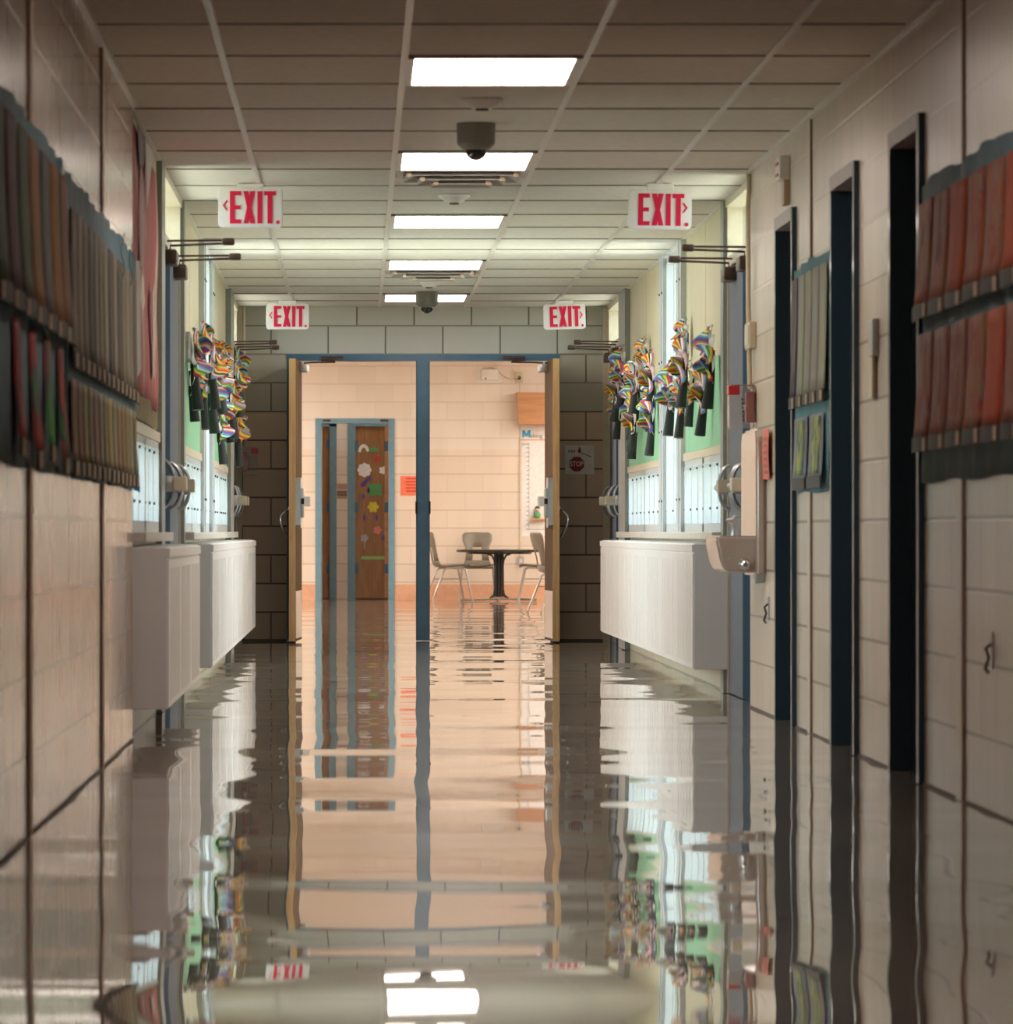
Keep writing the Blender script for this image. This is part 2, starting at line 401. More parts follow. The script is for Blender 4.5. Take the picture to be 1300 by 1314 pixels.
def empty(name, loc=(0,0,0), label=None, cat=None, group=None, kind=None):
    o = bpy.data.objects.new(name, None); COL.objects.link(o); o.location = loc
    o.empty_display_size = 0.05
    return tag(o, label, cat, group, kind)

def dup(root, loc, rot=None, **tags):
    r = root.copy(); COL.objects.link(r); r.location = loc
    if rot is not None: r.rotation_euler = rot
    for k, v in tags.items(): r[k] = v
    for ch in list(root.children):
        c = ch.copy(); COL.objects.link(c); c.parent = r
        for g in list(ch.children):
            d = g.copy(); COL.objects.link(d); d.parent = c
    return r

def struct(name, bm, m, label=None, parent=None, **kw):
    o = obj(name, bm, m, parent, **kw)
    if parent is None: tag(o, label, None, None, 'structure')
    return o

def text_bm(s, size, depth, cx, cz, y, plane='XZ', flip=1, xs=1.0):
    """letters as a mesh, front facing -Y, centred at cx, baseline centre cz"""
    cu = bpy.data.curves.new('t', 'FONT'); cu.body = s; cu.size = size; cu.extrude = depth/2
    cu.align_x = 'CENTER'; cu.align_y = 'CENTER'; cu.offset = size*0.012
    cu.resolution_u = 3
    o = bpy.data.objects.new('t', cu); COL.objects.link(o)
    bpy.context.view_layer.update()
    dg = bpy.context.evaluated_depsgraph_get()
    me = bpy.data.meshes.new_from_object(o.evaluated_get(dg))
    bm = nb(); bm.from_mesh(me)
    bpy.data.objects.remove(o); bpy.data.curves.remove(cu)
    for v in bm.verts:
        a, b, c = v.co
        if plane == 'XZ': v.co = (cx + a*xs, y - c, cz + b)
        else: v.co = (y + c*flip, cx + a*xs*flip, cz + b)
    return bm

ORD = ['first', 'second', 'third', 'fourth', 'fifth', 'sixth', 'seventh', 'eighth', 'ninth', 'tenth', 'eleventh', 'twelfth', 'thirteenth', 'fourteenth', 'fifteenth', 'sixteenth']

# ------------------------------------------------------------------ floor (slightly uneven, as laid)
rw = random.Random(3)
waves = []
for lam, amp in ((3.6, .0007), (2.3, .0008), (1.5, .0008), (1.05, .0008), (0.8, .0006), (0.61, .0005)):
    for k in range(2):
        th = rw.uniform(-0.30, 0.30)
        L = lam*rw.uniform(.85, 1.15)
        waves.append((2*PI/L*math.sin(th), 2*PI/L*math.cos(th), amp*L/(2*PI)*2.5, rw.uniform(0, 6.28)))
for lam in (1.7, 1.1, 0.7):
    th = rw.uniform(1.0, 1.4)
    waves.append((2*PI/lam*math.sin(th), 2*PI/lam*math.cos(th), .0017*lam/(2*PI)*1.4, rw.uniform(0, 6.28)))
def fh(x, y):
    return sum(a*math.sin(kx*x+ky*y+p) for kx, ky, a, p in waves) - 0.0012
def grid_floor():
    V, F = [], []
    def patch(x0, x1, nx, y0, y1, ny):
        b = len(V)
        for j in range(ny+1):
            y = y0+(y1-y0)*j/ny
            for i in range(nx+1):
                x = x0+(x1-x0)*i/nx
                V.append((x, y, fh(x, y)))
        for j in range(ny):
            for i in range(nx):
                a = b+j*(nx+1)+i
                F.append((a, a+1, a+nx+2, a+nx+1))
    patch(-1.1, 2.1, 22, -1.5, 41.5, 480)
    patch(-4.0, 5.0, 50, 41.5, 67.4, 260)
    me = bpy.data.meshes.new('floor'); me.from_pydata(V, [], F); me.update()
    me.materials.append(M['floor'])
    for p in me.polygons: p.use_smooth = True
    o = bpy.data.objects.new('floor', me); COL.objects.link(o)
    return tag(o, 'polished brown tile floor with wavy reflections', None, None, 'structure')
grid_floor()

# ------------------------------------------------------------------ walls of the near corridor
DOORS_R = [(17.93, 18.84), (20.25, 21.17), (23.13, 23.99)]
bm = nb()
ys = [-1.5]
for a, b in DOORS_R: ys += [a-.05, b+.05]
ys.append(25.8)
for i in range(0, len(ys), 2): bx(bm, XR, XR+.22, ys[i], ys[i+1], 0-.01, 2.55)
for a, b in DOORS_R: bx(bm, XR, XR+.22, a-.05, b+.05, 2.055, 2.55)
struct('wall_right', bm, 'block_right', 'cream painted block wall along the right of the corridor')
bm = nb(); bx(bm, XL-.22, XL, -1.5, 21.7, -.01, 2.55)
struct('wall_left', bm, 'block_left', 'pinkish beige painted block wall along the left of the corridor')
bm = nb(); bx(bm, XL-.3, XR+.3, -1.7, -1.5, -.01, 2.55)
struct('wall_rear', bm, 'block_end', 'block wall behind the camera')

M['grime'] = plain('dark floor joint grime', (0.12, 0.09, 0.07), 0.6)
bm = nb(); ys = [-1.5] + [v for a, b in DOORS_R for v in (a-.052, b+.052)] + [25.8]
for i in range(0, len(ys), 2): bx(bm, XR-.005, XR+.01, ys[i], ys[i+1], -.004, .007)
struct('baseboard_right', bm, 'grime', 'thin dark joint between floor and right block wall')
bm = nb(); bx(bm, XL-.01, XL+.005, -1.5, 21.7, -.004, .007)
struct('baseboard_left', bm, 'grime', 'thin dark joint between floor and left block wall')
bm = nb(); bx(bm, -.85, -.50, YE-.005, YE+.01, -.004, .012); bx(bm, 1.442, 1.78, YE-.005, YE+.01, -.004, .012)
struct('baseboard_end', bm, 'grime', 'thin dark joint between floor and end wall')

# control joints / flush piers in the block walls
def joint(n, side, y, w=0.17):
    bm = nb()
    x = XR if side > 0 else XL
    bx(bm, x-side*.006, x+side*.01, y, y+w, 0, HC)
    o = struct('trim_%d' % n, bm, 'cream_trim' if side > 0 else 'tan_tab')
    bm = nb(); bx(bm, x-side*.0075, x+side*.01, y-.035, y-.002, 0, HC)
    obj('joint_filler', bm, M['joint'], o)
M['joint'] = plain('brown joint filler', (0.26, 0.15, 0.085), 0.5)
joint(1, 1, 16.72); joint(2, 1, 22.32, .14)
joint(3, -1, 14.80, .14); joint(4, -1, 19.02, .14)
joint(12, 1, 11.1); joint(13, -1, 10.5, .14)

# ------------------------------------------------------------------ end wall with the double door
FX0, FX1 = -0.498, 1.440
bm = nb()
bx(bm, -4.0, FX0, YE, YE+.2, -.01, 2.9); bx(bm, FX1, 5.0, YE, YE+.2, -.01, 2.9); bx(bm, FX0, FX1, YE, YE+.2, 2.032, 2.9)
struct('wall_end', bm, 'block_end', 'two-tone block wall across the end of the corridor around the double door')

d = empty('door_4', (.471, YE, 0), 'blue framed double doorway with both oak leaves standing open', None, None, 'structure')
bm = nb()
bx(bm, FX0, FX0+.05, YE-.015, YE+.21, 0, 2.032); bx(bm, FX1-.05, FX1, YE-.015, YE+.21, 0, 2.032)
bx(bm, FX0, FX1, YE-.0155, YE+.2105, 1.986, 2.0325)
bx(bm, FX0+.05, FX0+.065, YE+.06, YE+.10, 0, 1.986); bx(bm, FX1-.065, FX1-.05, YE+.06, YE+.10, 0, 1.986)
part('door_frame', bm, 'blue_end', d)
bm = nb()
bx(bm, .43, .508, YE-.02, YE+.12, 0, 1.987); bx(bm, .42, .518, YE+.02, YE+.07, 0, 1.987)
part('door_mullion', bm, 'blue_end', d)
for sx in (-1, 1):
    bm = nb(); x = .469+sx*.046
    bx(bm, x-.008, x+.008, YE-.03, YE+.02, .90, .99, .004)
    part('strike_plate', bm, 'black', d)
def open_leaf(side):
    """leaf swung out towards the camera; local frame at the hinge, leaf along -Y"""
    hx = FX0+.085 if side < 0 else FX1-.085
    W, H, T = .86, 1.965, .045
    lf = empty('x', (0,0,0)); bpy.data.objects.remove(lf)
    bm = nb(); bx(bm, -T/2, T/2, -W+.012, 0, .012, .012+H, .002)
    leaf = obj('door_leaf', bm, 'wood_face', d)
    leaf.location = Vector((hx, YE-.02, 0)) - Vector(d.location)
    leaf.rotation_euler = (0, 0, math.radians(-2.4 if side < 0 else 2.0))
    inn = 1 if side < 0 else -1            # towards the opening
    bm = nb(); bx(bm, -T/2, T/2, -W, -W+.012, .012, .012+H)
    o = obj('edge_strip', bm, 'wood_edge', leaf); o['label'] = 'pale oak lipping on the free edge'
    bm = nb(); bx(bm, inn*T/2, inn*(T/2+.003), -W+.02, -.03, .03, .36)
    obj('kick_plate', bm, 'satin', leaf)
    # panic device: end case at the latch edge, bar and pad
    bm = nb()
    prof = [(-W+.01, .82), (-W+.03, .80), (-W+.17, .80), (-W+.19, .83), (-W+.19, 1.12), (-W+.17, 1.15), (-W+.03, 1.15), (-W+.01, 1.13)]
    prism(bm, [(a, b) for a, b in prof], inn*T/2, inn*(T/2+.035), 'YZ')
    bx(bm, inn*(T/2+.03), inn*(T/2+.055), -W+.04, -W+.16, .87, 1.08, .01)
    bx(bm, inn*(T/2+.01), inn*(T/2+.06), -W+.17, -.10, .955, 1.015, .008)
    obj('panic_bar', bm, 'satin', leaf, smooth=True)
    bm = nb(); bx(bm, inn*(T/2+.055), inn*(T/2+.098), -W+.06, -W+.14, .95, 1.02, .004)
    o = obj('latch_cover', bm, 'white', leaf)
    bm = nb(); bx(bm, inn*(T/2+.035), inn*(T/2+.058), -W+.035, -W+.05, .965, 1.005, .003)
    obj('latch_cylinder', bm, 'black', leaf)
    out = -inn
    bm = nb()
    pts = []
    for k in range(13):
        t = k/12
        z = .935 - .20*t
        off = .062*math.sin(PI*min(1, t*1.5)) if t < .34 else .062*math.cos((t-.34)/.66*PI*.45)
        pts.append((out*(T/2+.004+max(.0, off)), -W+.07, z))
    tube(bm, pts, .008, 8)
    lathe(bm, [(.018, out*T/2), (.018, out*(T/2+.008))], -W+.07, .935, 14, 'X')
    obj('pull_handle', bm, 'chrome', leaf, smooth=True)
    # closer at the head
    bm = nb(); bx(bm, inn*T/2, inn*(T/2+.055), -.34, -.06, 1.90, 1.955, .008)
    obj('closer_body', bm, 'satin', leaf, smooth=True)
    bm = nb()
    tube(bm, [(inn*(T/2+.03), -.20, 1.965), (inn*.14, -.10, 1.972), (inn*.26, -.035, 1.975)], .007, 6)
    tube(bm, [(inn*.26, -.035, 1.985), (inn*.16, -.03, 1.99)], .007, 6)
    bx(bm, inn*.16, inn*.32, -.03, -.012, 2.000, 2.018, .003)
    obj('closer_arm', bm, 'bronze', leaf)
    return leaf
open_leaf(-1); open_leaf(1)

# ------------------------------------------------------------------ right-hand doors
for i, (a, b) in enumerate(DOORS_R):
    n = i+1
    lab = ['dark blue framed doorway nearest the orange paintings', 'dark blue framed doorway between the wall bracket and the yellow-green paintings', 'dark blue framed doorway beside the drinking fountain'][i]
    dd = empty('door_%d' % n, (XR, (a+b)/2, 0), lab, None, None, 'structure')
    bm = nb(); fw = .052; pr = .02
    bx(bm, XR-pr, XR+.16, a-fw, a, 0, 2.06); bx(bm, XR-pr, XR+.16, b, b+fw, 0, 2.06)
    bx(bm, XR+.05, XR+.085, a, a+.015, 0, 2.01); bx(bm, XR+.05, XR+.085, b-.015, b, 0, 2.01)
    part('door_frame', bm, 'blue_dark', dd)
    bm = nb(); bx(bm, XR-pr-.001, XR+.16, a-.0005, b+fw+.0005, 2.010, 2.063)
    part('frame_head', bm, 'head_grey', dd)
    bm = nb(); bx(bm, XR+.088, XR+.132, a+.002, b-.002, .012, 2.008)
    lf = part('door_leaf', bm, 'wood_dark', dd)

bm = nb(); bx(bm, XR+.24, XR+.34, -1.7, 25.7, -.01, 2.56)  # unseen slab added so sky light does not leak under these doors
struct('wall_classrooms', bm, 'block_right', 'wall behind the right-hand doors')
bm = nb(); bx(bm, -4.2, 5.2, 67.3, 67.5, -.01, 2.9)  # unseen slab added to stop sky light leaking round the inner doors
struct('wall_passage', bm, 'block_room', 'wall behind the doors of the back passage')

# ------------------------------------------------------------------ window walls
# side=+1 right, -1 left.  everything given as world Y ranges
wcount = [0]; tcount = [20]
def T_():
    tcount[0] += 1; return 'trim_%d' % tcount[0]
def window_unit(side, y0, y1, z0, z1, bars, label):
    """aluminium window between y0..y1 with deep vertical bars"""
    X = WR if side > 0 else WL
    wcount[0] += 1
    w = empty('window_%d' % wcount[0], (X, (y0+y1)/2, z0), label, None, None, 'structure')
    bm = nb()
    i, o = X-side*.012, X+side*.10
    bx(bm, i, o, y0, y1, z0, z0+.045); bx(bm, i, o, y0, y1, z1-.035, z1)
    bx(bm, i, o, y0, y0+.05, z0, z1); bx(bm, i, o, y1-.05, y1, z0, z1)
    for k in range(1, bars):
        y = y0+(y1-y0)*k/bars
        bx(bm, X-side*.006, o, y-.028, y+.028, z0, z1)
    part('window_frame', bm, 'alu', w)
    bm = nb()
    for k in range(bars+1):
        y = y0+(y1-y0)*k/bars
        y = min(max(y, y0+.025), y1-.025)
        for z in (z0+.12, z1-.05):
            lathe(bm, [(.006, X-side*.004), (.006, X-side*.0145)], y, z, 8, 'X')
    part('screw', bm, 'screw', w)
    bm = nb(); bx(bm, X+side*.055, X+side*.061, y0+.03, y1-.03, z0+.02, z1-.02)
    part('pane', bm, 'glass', w)
    # daylight portal
    la = bpy.data.lights.new('portal', 'AREA'); la.shape = 'RECTANGLE'; la.size = z1-z0; la.size_y = y1-y0
    la.cycles.is_portal = True
    lo = bpy.data.objects.new('daylight_portal', la); COL.objects.link(lo)
    lo.location = (X+side*.12, (y0+y1)/2, (z0+z1)/2); lo.rotation_euler = (0, side*PI/2, 0)

def wall_window(side):
    X = WR if side > 0 else WL
    nm = 'right' if side > 0 else 'left'
    o = X+side*.12
    start = 21.7 if side < 0 else 25.8
    bm = nb()
    segs = ([(21.7, 25.0)] if side < 0 else []) + [(28.2, 39.1)]
    for a, b in segs: bx(bm, X, o, a, b, -.01, .735)
    bx(bm, X, o, 41.2, YE, -.01, 2.55)
    struct('wall_%s_base' % nm, bm, 'block_base', 'cream block base wall under the %s windows' % nm)
    # upper panels, one mesh with shallow joints
    bm = nb()
    pans = [(28.25, 29.95), (29.97, 31.7), (34.0, 36.05), (36.07, 38.2)]
    if side < 0: pans = [(21.7, 23.4), (23.42, 25.0)] + pans
    for a, b in pans: bx(bm, X, o, a, b, 1.195, 2.55)
    for a, b in pans: bx(bm, X+side*.02, o, a-.02, b+.02, 1.195, 2.55)
    struct('wall_%s_panels' % nm, bm, 'cream_panel', 'cream panels above the %s windows' % nm)
    # panel rail
    bm = nb()
    for a, b in ([(21.7, 25.0)] if side < 0 else []) + [(28.2, 31.7), (34.0, 38.2)]:
        bx(bm, X-side*.018, X+side*.05, a, b, 1.155, 1.198, .003)
    struct(T_(), bm, 'cream_trim', 'cream rail between panels and windows on the %s' % nm)
    # sill
    bm = nb()
    for a, b in ([(21.72, 24.99)] if side < 0 else []) + [(28.2, 38.6)]:
        bx(bm, X-side*.075, o, a, b, .735, .772, .004)
    struct(T_(), bm, 'sill', 'window sill along the %s wall' % nm)
    # mullion columns
    cols = [(31.7, 32.15), (33.55, 34.0)]
    for a, b in cols:
        bm = nb(); bx(bm, X-side*.03, o, a, b, .772, HC+.05)
        bx(bm, X-side*.034, X-side*.03, a+.16, a+.20, .772, HC)
        t = struct(T_(), bm, 'alu', 'pale aluminium mullion on the %s window wall' % nm)
        bm = nb()
        for z in (.95, 1.35, 1.75, 2.15):
            for yy in (a+.09, b-.09): lathe(bm, [(.007, X-side*.03), (.007, X-side*.036)], yy, z, 8, 'X')
        obj('screw', bm, 'screw', t)
    bm = nb(); bx(bm, X-side*.035, o, 38.2, 39.15, .0, HC+.05)
    struct(T_(), bm, 'alu_grey', 'grey aluminium pier at the far end of the %s windows' % nm)
    bm = nb(); bx(bm, X-side*.03, o, 28.03, 28.24, .0, HC+.05)
    struct(T_(), bm, 'alu_grey', 'grey aluminium post beside the near %s exit door' % nm)
    if side < 0:
        bm = nb(); bx(bm, X-side*.025, o, 25.0, 25.42, .0, HC+.05)
        struct(T_(), bm, 'alu_grey', 'grey green aluminium post between red banner and blue door')
    else:
        bm = nb(); bx(bm, X-.03, o+.1, 25.8, 25.98, 0, HC+.05)
        struct(T_(), bm, 'cream_trim', 'cream corner post at the end of the right block wall')
    # windows
    if side < 0:
        window_unit(side, 21.72, 23.38, .772, 1.157, 3, 'first low window on the left, under the red banner beside the corner')
        window_unit(side, 23.38, 25.0, .772, 1.157, 3, 'second low window on the left, under the red banner')
    lr = 'left' if side < 0 else 'right'
    window_unit(side, 28.25, 29.96, .772, 1.157, 3, 'low window on the %s wall just beyond the near exit door' % lr)
    window_unit(side, 29.96, 31.7, .772, 1.157, 3, 'low window on the %s wall just before the tall window' % lr)
    window_unit(side, 32.15, 33.55, .772, HC-.02, 2, 'tall narrow window on the %s wall reaching the ceiling' % lr)
    window_unit(side, 34.0, 36.06, .772, 1.157, 4, 'low window on the %s wall just beyond the tall window' % lr)
    window_unit(side, 36.06, 38.2, .772, 1.157, 4, 'low window on the %s wall nearest the end of the corridor' % lr)
wall_window(1); wall_window(-1)

def side_door(n, side, y0, y1, lab):
    X = WR if side > 0 else WL
    o = X+side*.12
    dd = empty('door_%d' % n, (X, (y0+y1)/2, 0), lab, None, None, 'structure')
    mid = (y0+y1)/2; s = side
    bm = nb()
    bx(bm, X-s*.012, o, y0, y0+.05, 0, 2.36); bx(bm, X-s*.012, o, y1-.05, y1, 0, 2.36)
    bx(bm, X-s*.02, o, y0, y1, 2.035, 2.085); bx(bm, X-s*.02, o, y0, y1, 2.33, 2.42)
    bx(bm, X+s*.03, o, mid-.02, mid+.02, 2.08, 2.34)
    part('door_frame', bm, 'cream_trim', dd)
    bm = nb()
    for a, b in ((y0+.05, mid-.022), (mid+.022, y1-.05)): bx(bm, X+s*.06, X+s*.066, a, b, 2.085, 2.33)
    part('transom_pane', bm, 'glass', dd)
    la = bpy.data.lights.new('portal', 'AREA'); la.shape = 'RECTANGLE'; la.size = .26; la.size_y = y1-y0
    la.cycles.is_portal = True
    lo = bpy.data.objects.new('daylight_portal', la); COL.objects.link(lo)
    lo.location = (X+side*.13, mid, 2.21); lo.rotation_euler = (0, side*PI/2, 0)
    for k, (a, b, mt) in enumerate(((y0+.052, mid-.002, 'blue_leaf'), (mid+.002, y1-.052, 'grey_leaf'))):
        bm = nb(); bx(bm, X-s*.004, X+s*.04, a, b, .0, 2.034, .003)
        lf = part('door_leaf', bm, mt, dd)
        lf['label'] = 'blue leaf' if k == 0 else 'grey leaf'
        # panic bar: two end castings and a bar
        bm = nb()
        for yy in (a+.08, b-.08):
            arc = []
            for q in range(11):
                t = -PI/2+PI*q/10
                arc.append((X-s*(.004+.055*math.cos(t)), yy, .985+.105*math.sin(t)))
            tube(bm, arc, .009, 8)
            bx(bm, X-s*.002, X-s*.055, yy-.02, yy+.02, .95, 1.02, .004)
        tube(bm, [(X-s*.07, a+.08, .985), (X-s*.07, b-.08, .985)], .014, 10)
        part('panic_bar', bm, 'satin', lf, smooth=True)
        bm = nb(); bx(bm, X-s*.055, X-s*.115, (a+.06), (a+.17), .955, 1.015, .004)
        part('latch_case', bm, 'cream_trim', lf)
        # closer and double rod arm reaching into the corridor
        yc = (a+.28) if k == 0 else (b-.50)
        yc = y0+.45 if k == 0 else y0+.45+1.2*(y1-y0)/2.2
        bm = nb(); bx(bm, X-s*.004, X-s*.065, yc-.13, yc+.13, 1.955, 2.02, .008)
        cl = part('closer_body', bm, 'bronze', lf, smooth=True)
        bm = nb()
        xe = X-s*.29
        tube(bm, [(X-s*.004, yc-.06, 2.060), (X-s*.06, yc-.05, 2.062), (xe, yc, 2.066)], .0055, 6)
        tube(bm, [(X-s*.03, yc+.06, 2.02), (X-s*.03, yc+.05, 2.045), (xe, yc+.01, 2.054)], .0055, 6)
        bx(bm, xe-.028, xe+.028, yc-.03, yc+.03, 2.044, 2.076, .008)
        part('closer_arm', bm, 'bronze', lf, smooth=True)
    return dd
side_door(5, 1, 25.98, 28.03, 'right-hand exit door pair beside the drinking fountain, blue leaf and grey leaf')
side_door(6, -1, 25.42, 28.03, 'left-hand exit door pair just beyond the red banner')
side_door(7, 1, 39.15, 41.2, 'far right exit door pair beside the end wall')
side_door(8, -1, 39.15, 41.2, 'far left exit door pair beside the end wall')

# corner casings at the end wall
for n, s in ((5, -1), (6, 1)):
    bm = nb()
    X = WL if s < 0 else WR
    bx(bm, X-s*.0, X-s*.045, YE-.06, YE, 0, HC)
    struct('trim_%d' % n, bm, 'cream_trim', 'cream corner casing beside the end wall')

# ------------------------------------------------------------------ ceiling
colx = [-.90, -.45, .16, .77, 1.38, 1.85]
rows = [19.53+1.22*k for k in range(-17, 18)] + [YE+.02]
lights = [k for k in range(-8, 18, 4)]
vents = (5, 13)
bm = nb(); rc = random.Random(5)
for ri in range(len(rows)-1):
    k = ri-17
    y0, y1 = rows[ri]+.004, rows[ri+1]-.004
    for ci in range(5):
        if ci == 2 and k in lights: continue
        yy0 = y0
        if ci == 2 and k in vents: yy0 = y0+.61
        x0, x1 = colx[ci]+.004, colx[ci+1]-.004
        za = HC+.003+rc.uniform(0, .0022); zb = HC+.003+rc.uniform(0, .0022)
        vs = [bm.verts.new(p) for p in ((x0,yy0,za),(x1,yy0,za+rc.uniform(-.001,.001)),(x1,y1,zb),(x0,y1,zb),(x0,yy0,HC+.02),(x1,yy0,HC+.02),(x1,y1,HC+.02),(x0,y1,HC+.02))]
        for f in ((0,3,2,1),(4,5,6,7),(0,1,5,4),(1,2,6,5),(2,3,7,6),(3,0,4,7)): bm.faces.new([vs[i] for i in f])
struct('ceiling', bm, 'tile', 'suspended ceiling of pale mineral tiles over the corridor')
bm = nb(); bx(bm, -1.1, 2.1, -1.7, YE+.1, 2.50, 2.56)  # unseen lid added over the tiles to keep outside light out
struct('ceiling_slab', bm, 'tile', 'slab above the corridor ceiling')
bm = nb()
for x in colx[1:-1]: bx(bm, x-.012, x+.012, -1.5, YE, HC-.001, HC+.012)
struct('trim_7', bm, 'tee', 'long white ceiling grid tees')
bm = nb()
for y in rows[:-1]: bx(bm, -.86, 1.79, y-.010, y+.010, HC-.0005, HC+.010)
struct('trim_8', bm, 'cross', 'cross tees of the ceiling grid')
bm = nb()
bx(bm, XL, XL+.02, -1.5, 21.7, HC-.014, HC+.004); bx(bm, XR-.02, XR, -1.5, 25.8, HC-.014, HC+.004)
bx(bm, WL, WL+.022, 21.7, YE, HC-.002, HC+.006); bx(bm, WR-.022, WR, 25.8, YE, HC-.002, HC+.006)
struct('trim_9', bm, 'tee', 'wall angle of the ceiling grid')

# ceiling lights
place = {0: 'nearest ceiling light in view, in front of the nearer domed camera', 4: 'ceiling light directly behind the nearer domed camera', 8: 'third ceiling light, between the two nearer exit signs',
         12: 'fourth ceiling light, just in front of the farther air vent', 16: 'farthest ceiling light, behind the farther domed camera'}
def make_light(k):
    y0 = 19.53+1.22*k
    lb = place.get(k, 'dim ceiling light above the near corridor, out of view')
    t = empty('ceiling_light', (.465, y0+.61, HC), ('glowing ' if k >= 0 else '') + lb, 'ceiling light', 'ceiling lights along the corridor')
    bm = nb(); w = .022
    bx(bm, .172, .172+w, y0+.012, y0+1.208, HC-.006, HC+.03); bx(bm, .758-w, .758, y0+.012, y0+1.208, HC-.006, HC+.03)
    bx(bm, .172, .758, y0+.012, y0+.03, HC-.006, HC+.03); bx(bm, .172, .758, y0+1.19, y0+1.208, HC-.006, HC+.03)
    bx(bm, .172, .758, y0+.012, y0+1.208, HC+.03, HC+.05)
    part('light_frame', bm, 'tee', t)
    bm = nb(); bx(bm, .172+w, .758-w, y0+.03, y0+1.19, HC-.003, HC+.008)
    part('light_diffuser', bm, 'lamp' if k >= 0 else 'lamp_dim', t)
for k in lights: make_light(k)

# air vents
for k, lb in ((5, 'square louvred air vent behind the nearer domed camera'), (13, 'square louvred air vent in front of the farther domed camera')):
    y0 = 19.53+1.22*k; cx, cy = .465, y0+.31
    t = empty('air_vent', (cx, cy, HC), lb + ', set in the ceiling', 'air vent', 'ceiling air vents')
    bm = nb()
    def ring(bm, h, r0, z0, r1, z1, th=.004):
        # sloped square collar from half-size r0 at z0 to r1 at z1
        a = [(-r0,-r0,z0),(r0,-r0,z0),(r0,r0,z0),(-r0,r0,z0)]; b = [(-r1,-r1,z1),(r1,-r1,z1),(r1,r1,z1),(-r1,r1,z1)]
        va = [bm.verts.new((cx+x, cy+y, z)) for x, y, z in a]; vb = [bm.verts.new((cx+x, cy+y, z)) for x, y, z in b]
        vc = [bm.verts.new((cx+x, cy+y, z+th)) for x, y, z in a]; vd = [bm.verts.new((cx+x, cy+y, z+th)) for x, y, z in b]
        for i in range(4):
            j = (i+1) % 4
            bm.faces.new((va[i], va[j], vb[j], vb[i])); bm.faces.new((vd[i], vd[j], vc[j], vc[i]))
            bm.faces.new((va[i], vc[i], vc[j], va[j])); bm.faces.new((vb[i], vb[j], vd[j], vd[i]))
    ring(bm, 0, .29, HC-.003, .26, HC-.003)
    part('vent_flange', bm, 'vent', t)
    for r0, r1, zz in ((.255, .20, 0), (.195, .14, .015), (.135, .07, .030)):
        bm = nb(); ring(bm, 0, r0, HC-.024-zz, r1, HC+.008-zz, .002)
        part('louvre', bm, 'vent', t)
    bm = nb(); bx(bm, cx-.06, cx+.06, cy-.06, cy+.06, HC-.044, HC-.040)
    part('vent_plate', bm, 'vent', t)
    bm = nb(); bx(bm, cx-.29, cx+.29, cy-.29, cy+.29, HC+.03, HC+.04)
    part('vent_box', bm, 'vent_dark', t)
    for r, zz in ((.235, 0), (.175, .015), (.115, .030)):
        for sx in (-1, 1):
            bm = nb(); bx(bm, cx+sx*r-.010, cx+sx*r+.010, cy-r-.030, cy-r-.012, HC-.028-zz, HC-.010-zz)
            part('clip', bm, 'vent_tan', t)

# smoke detectors
def detector(y, r, lb):
    t = empty('smoke_detector', (.46, y, HC), lb, 'smoke detector', 'ceiling smoke detectors')
    bm = nb(); lathe(bm, [(r*1.0, HC+.002), (r, HC-.006), (r*.86, HC-.014), (r*.55, HC-.032), (r*.50, HC-.036)], .46, y, 30)
    part('detector_body', bm, 'white', t, smooth=True)
    bm = nb(); lathe(bm, [(r*.32, HC-.036), (r*.30, HC-.043), (r*.05, HC-.045)], .46, y, 20)
    part('detector_eye', bm, 'bronze', t, smooth=True)
detector(21.45, .078, 'round smoke detector just in front of the nearer domed camera')
detector(27.6, .075, 'round smoke detector between the two nearer exit signs')
detector(37.1, .075, 'round smoke detector just in front of the farther domed camera')

def dome_cam(y, lb):
    t = empty('security_camera', (.465, y, HC), lb, 'security camera', 'domed ceiling cameras')
    bm = nb(); lathe(bm, [(.076, HC+.002), (.076, HC-.004), (.074, HC-.075), (.071, HC-.082), (.052, HC-.100), (.046, HC-.102)], .465, y, 36)
    part('camera_housing', bm, 'cam_body', t, smooth=True)
    bm = nb()
    prof = [(.043*math.cos(a), HC-.100-.043*math.sin(a)) for a in [k*PI/2/8 for k in range(8)]] + [(.003, HC-.143)]
    lathe(bm, prof, .465, y, 28)
    part('camera_dome', bm, 'dome', t, smooth=True)
dome_cam(22.76, 'grey security camera with black dome nearer the viewer')
dome_cam(38.75, 'grey security camera with black dome farther away, near the end wall')

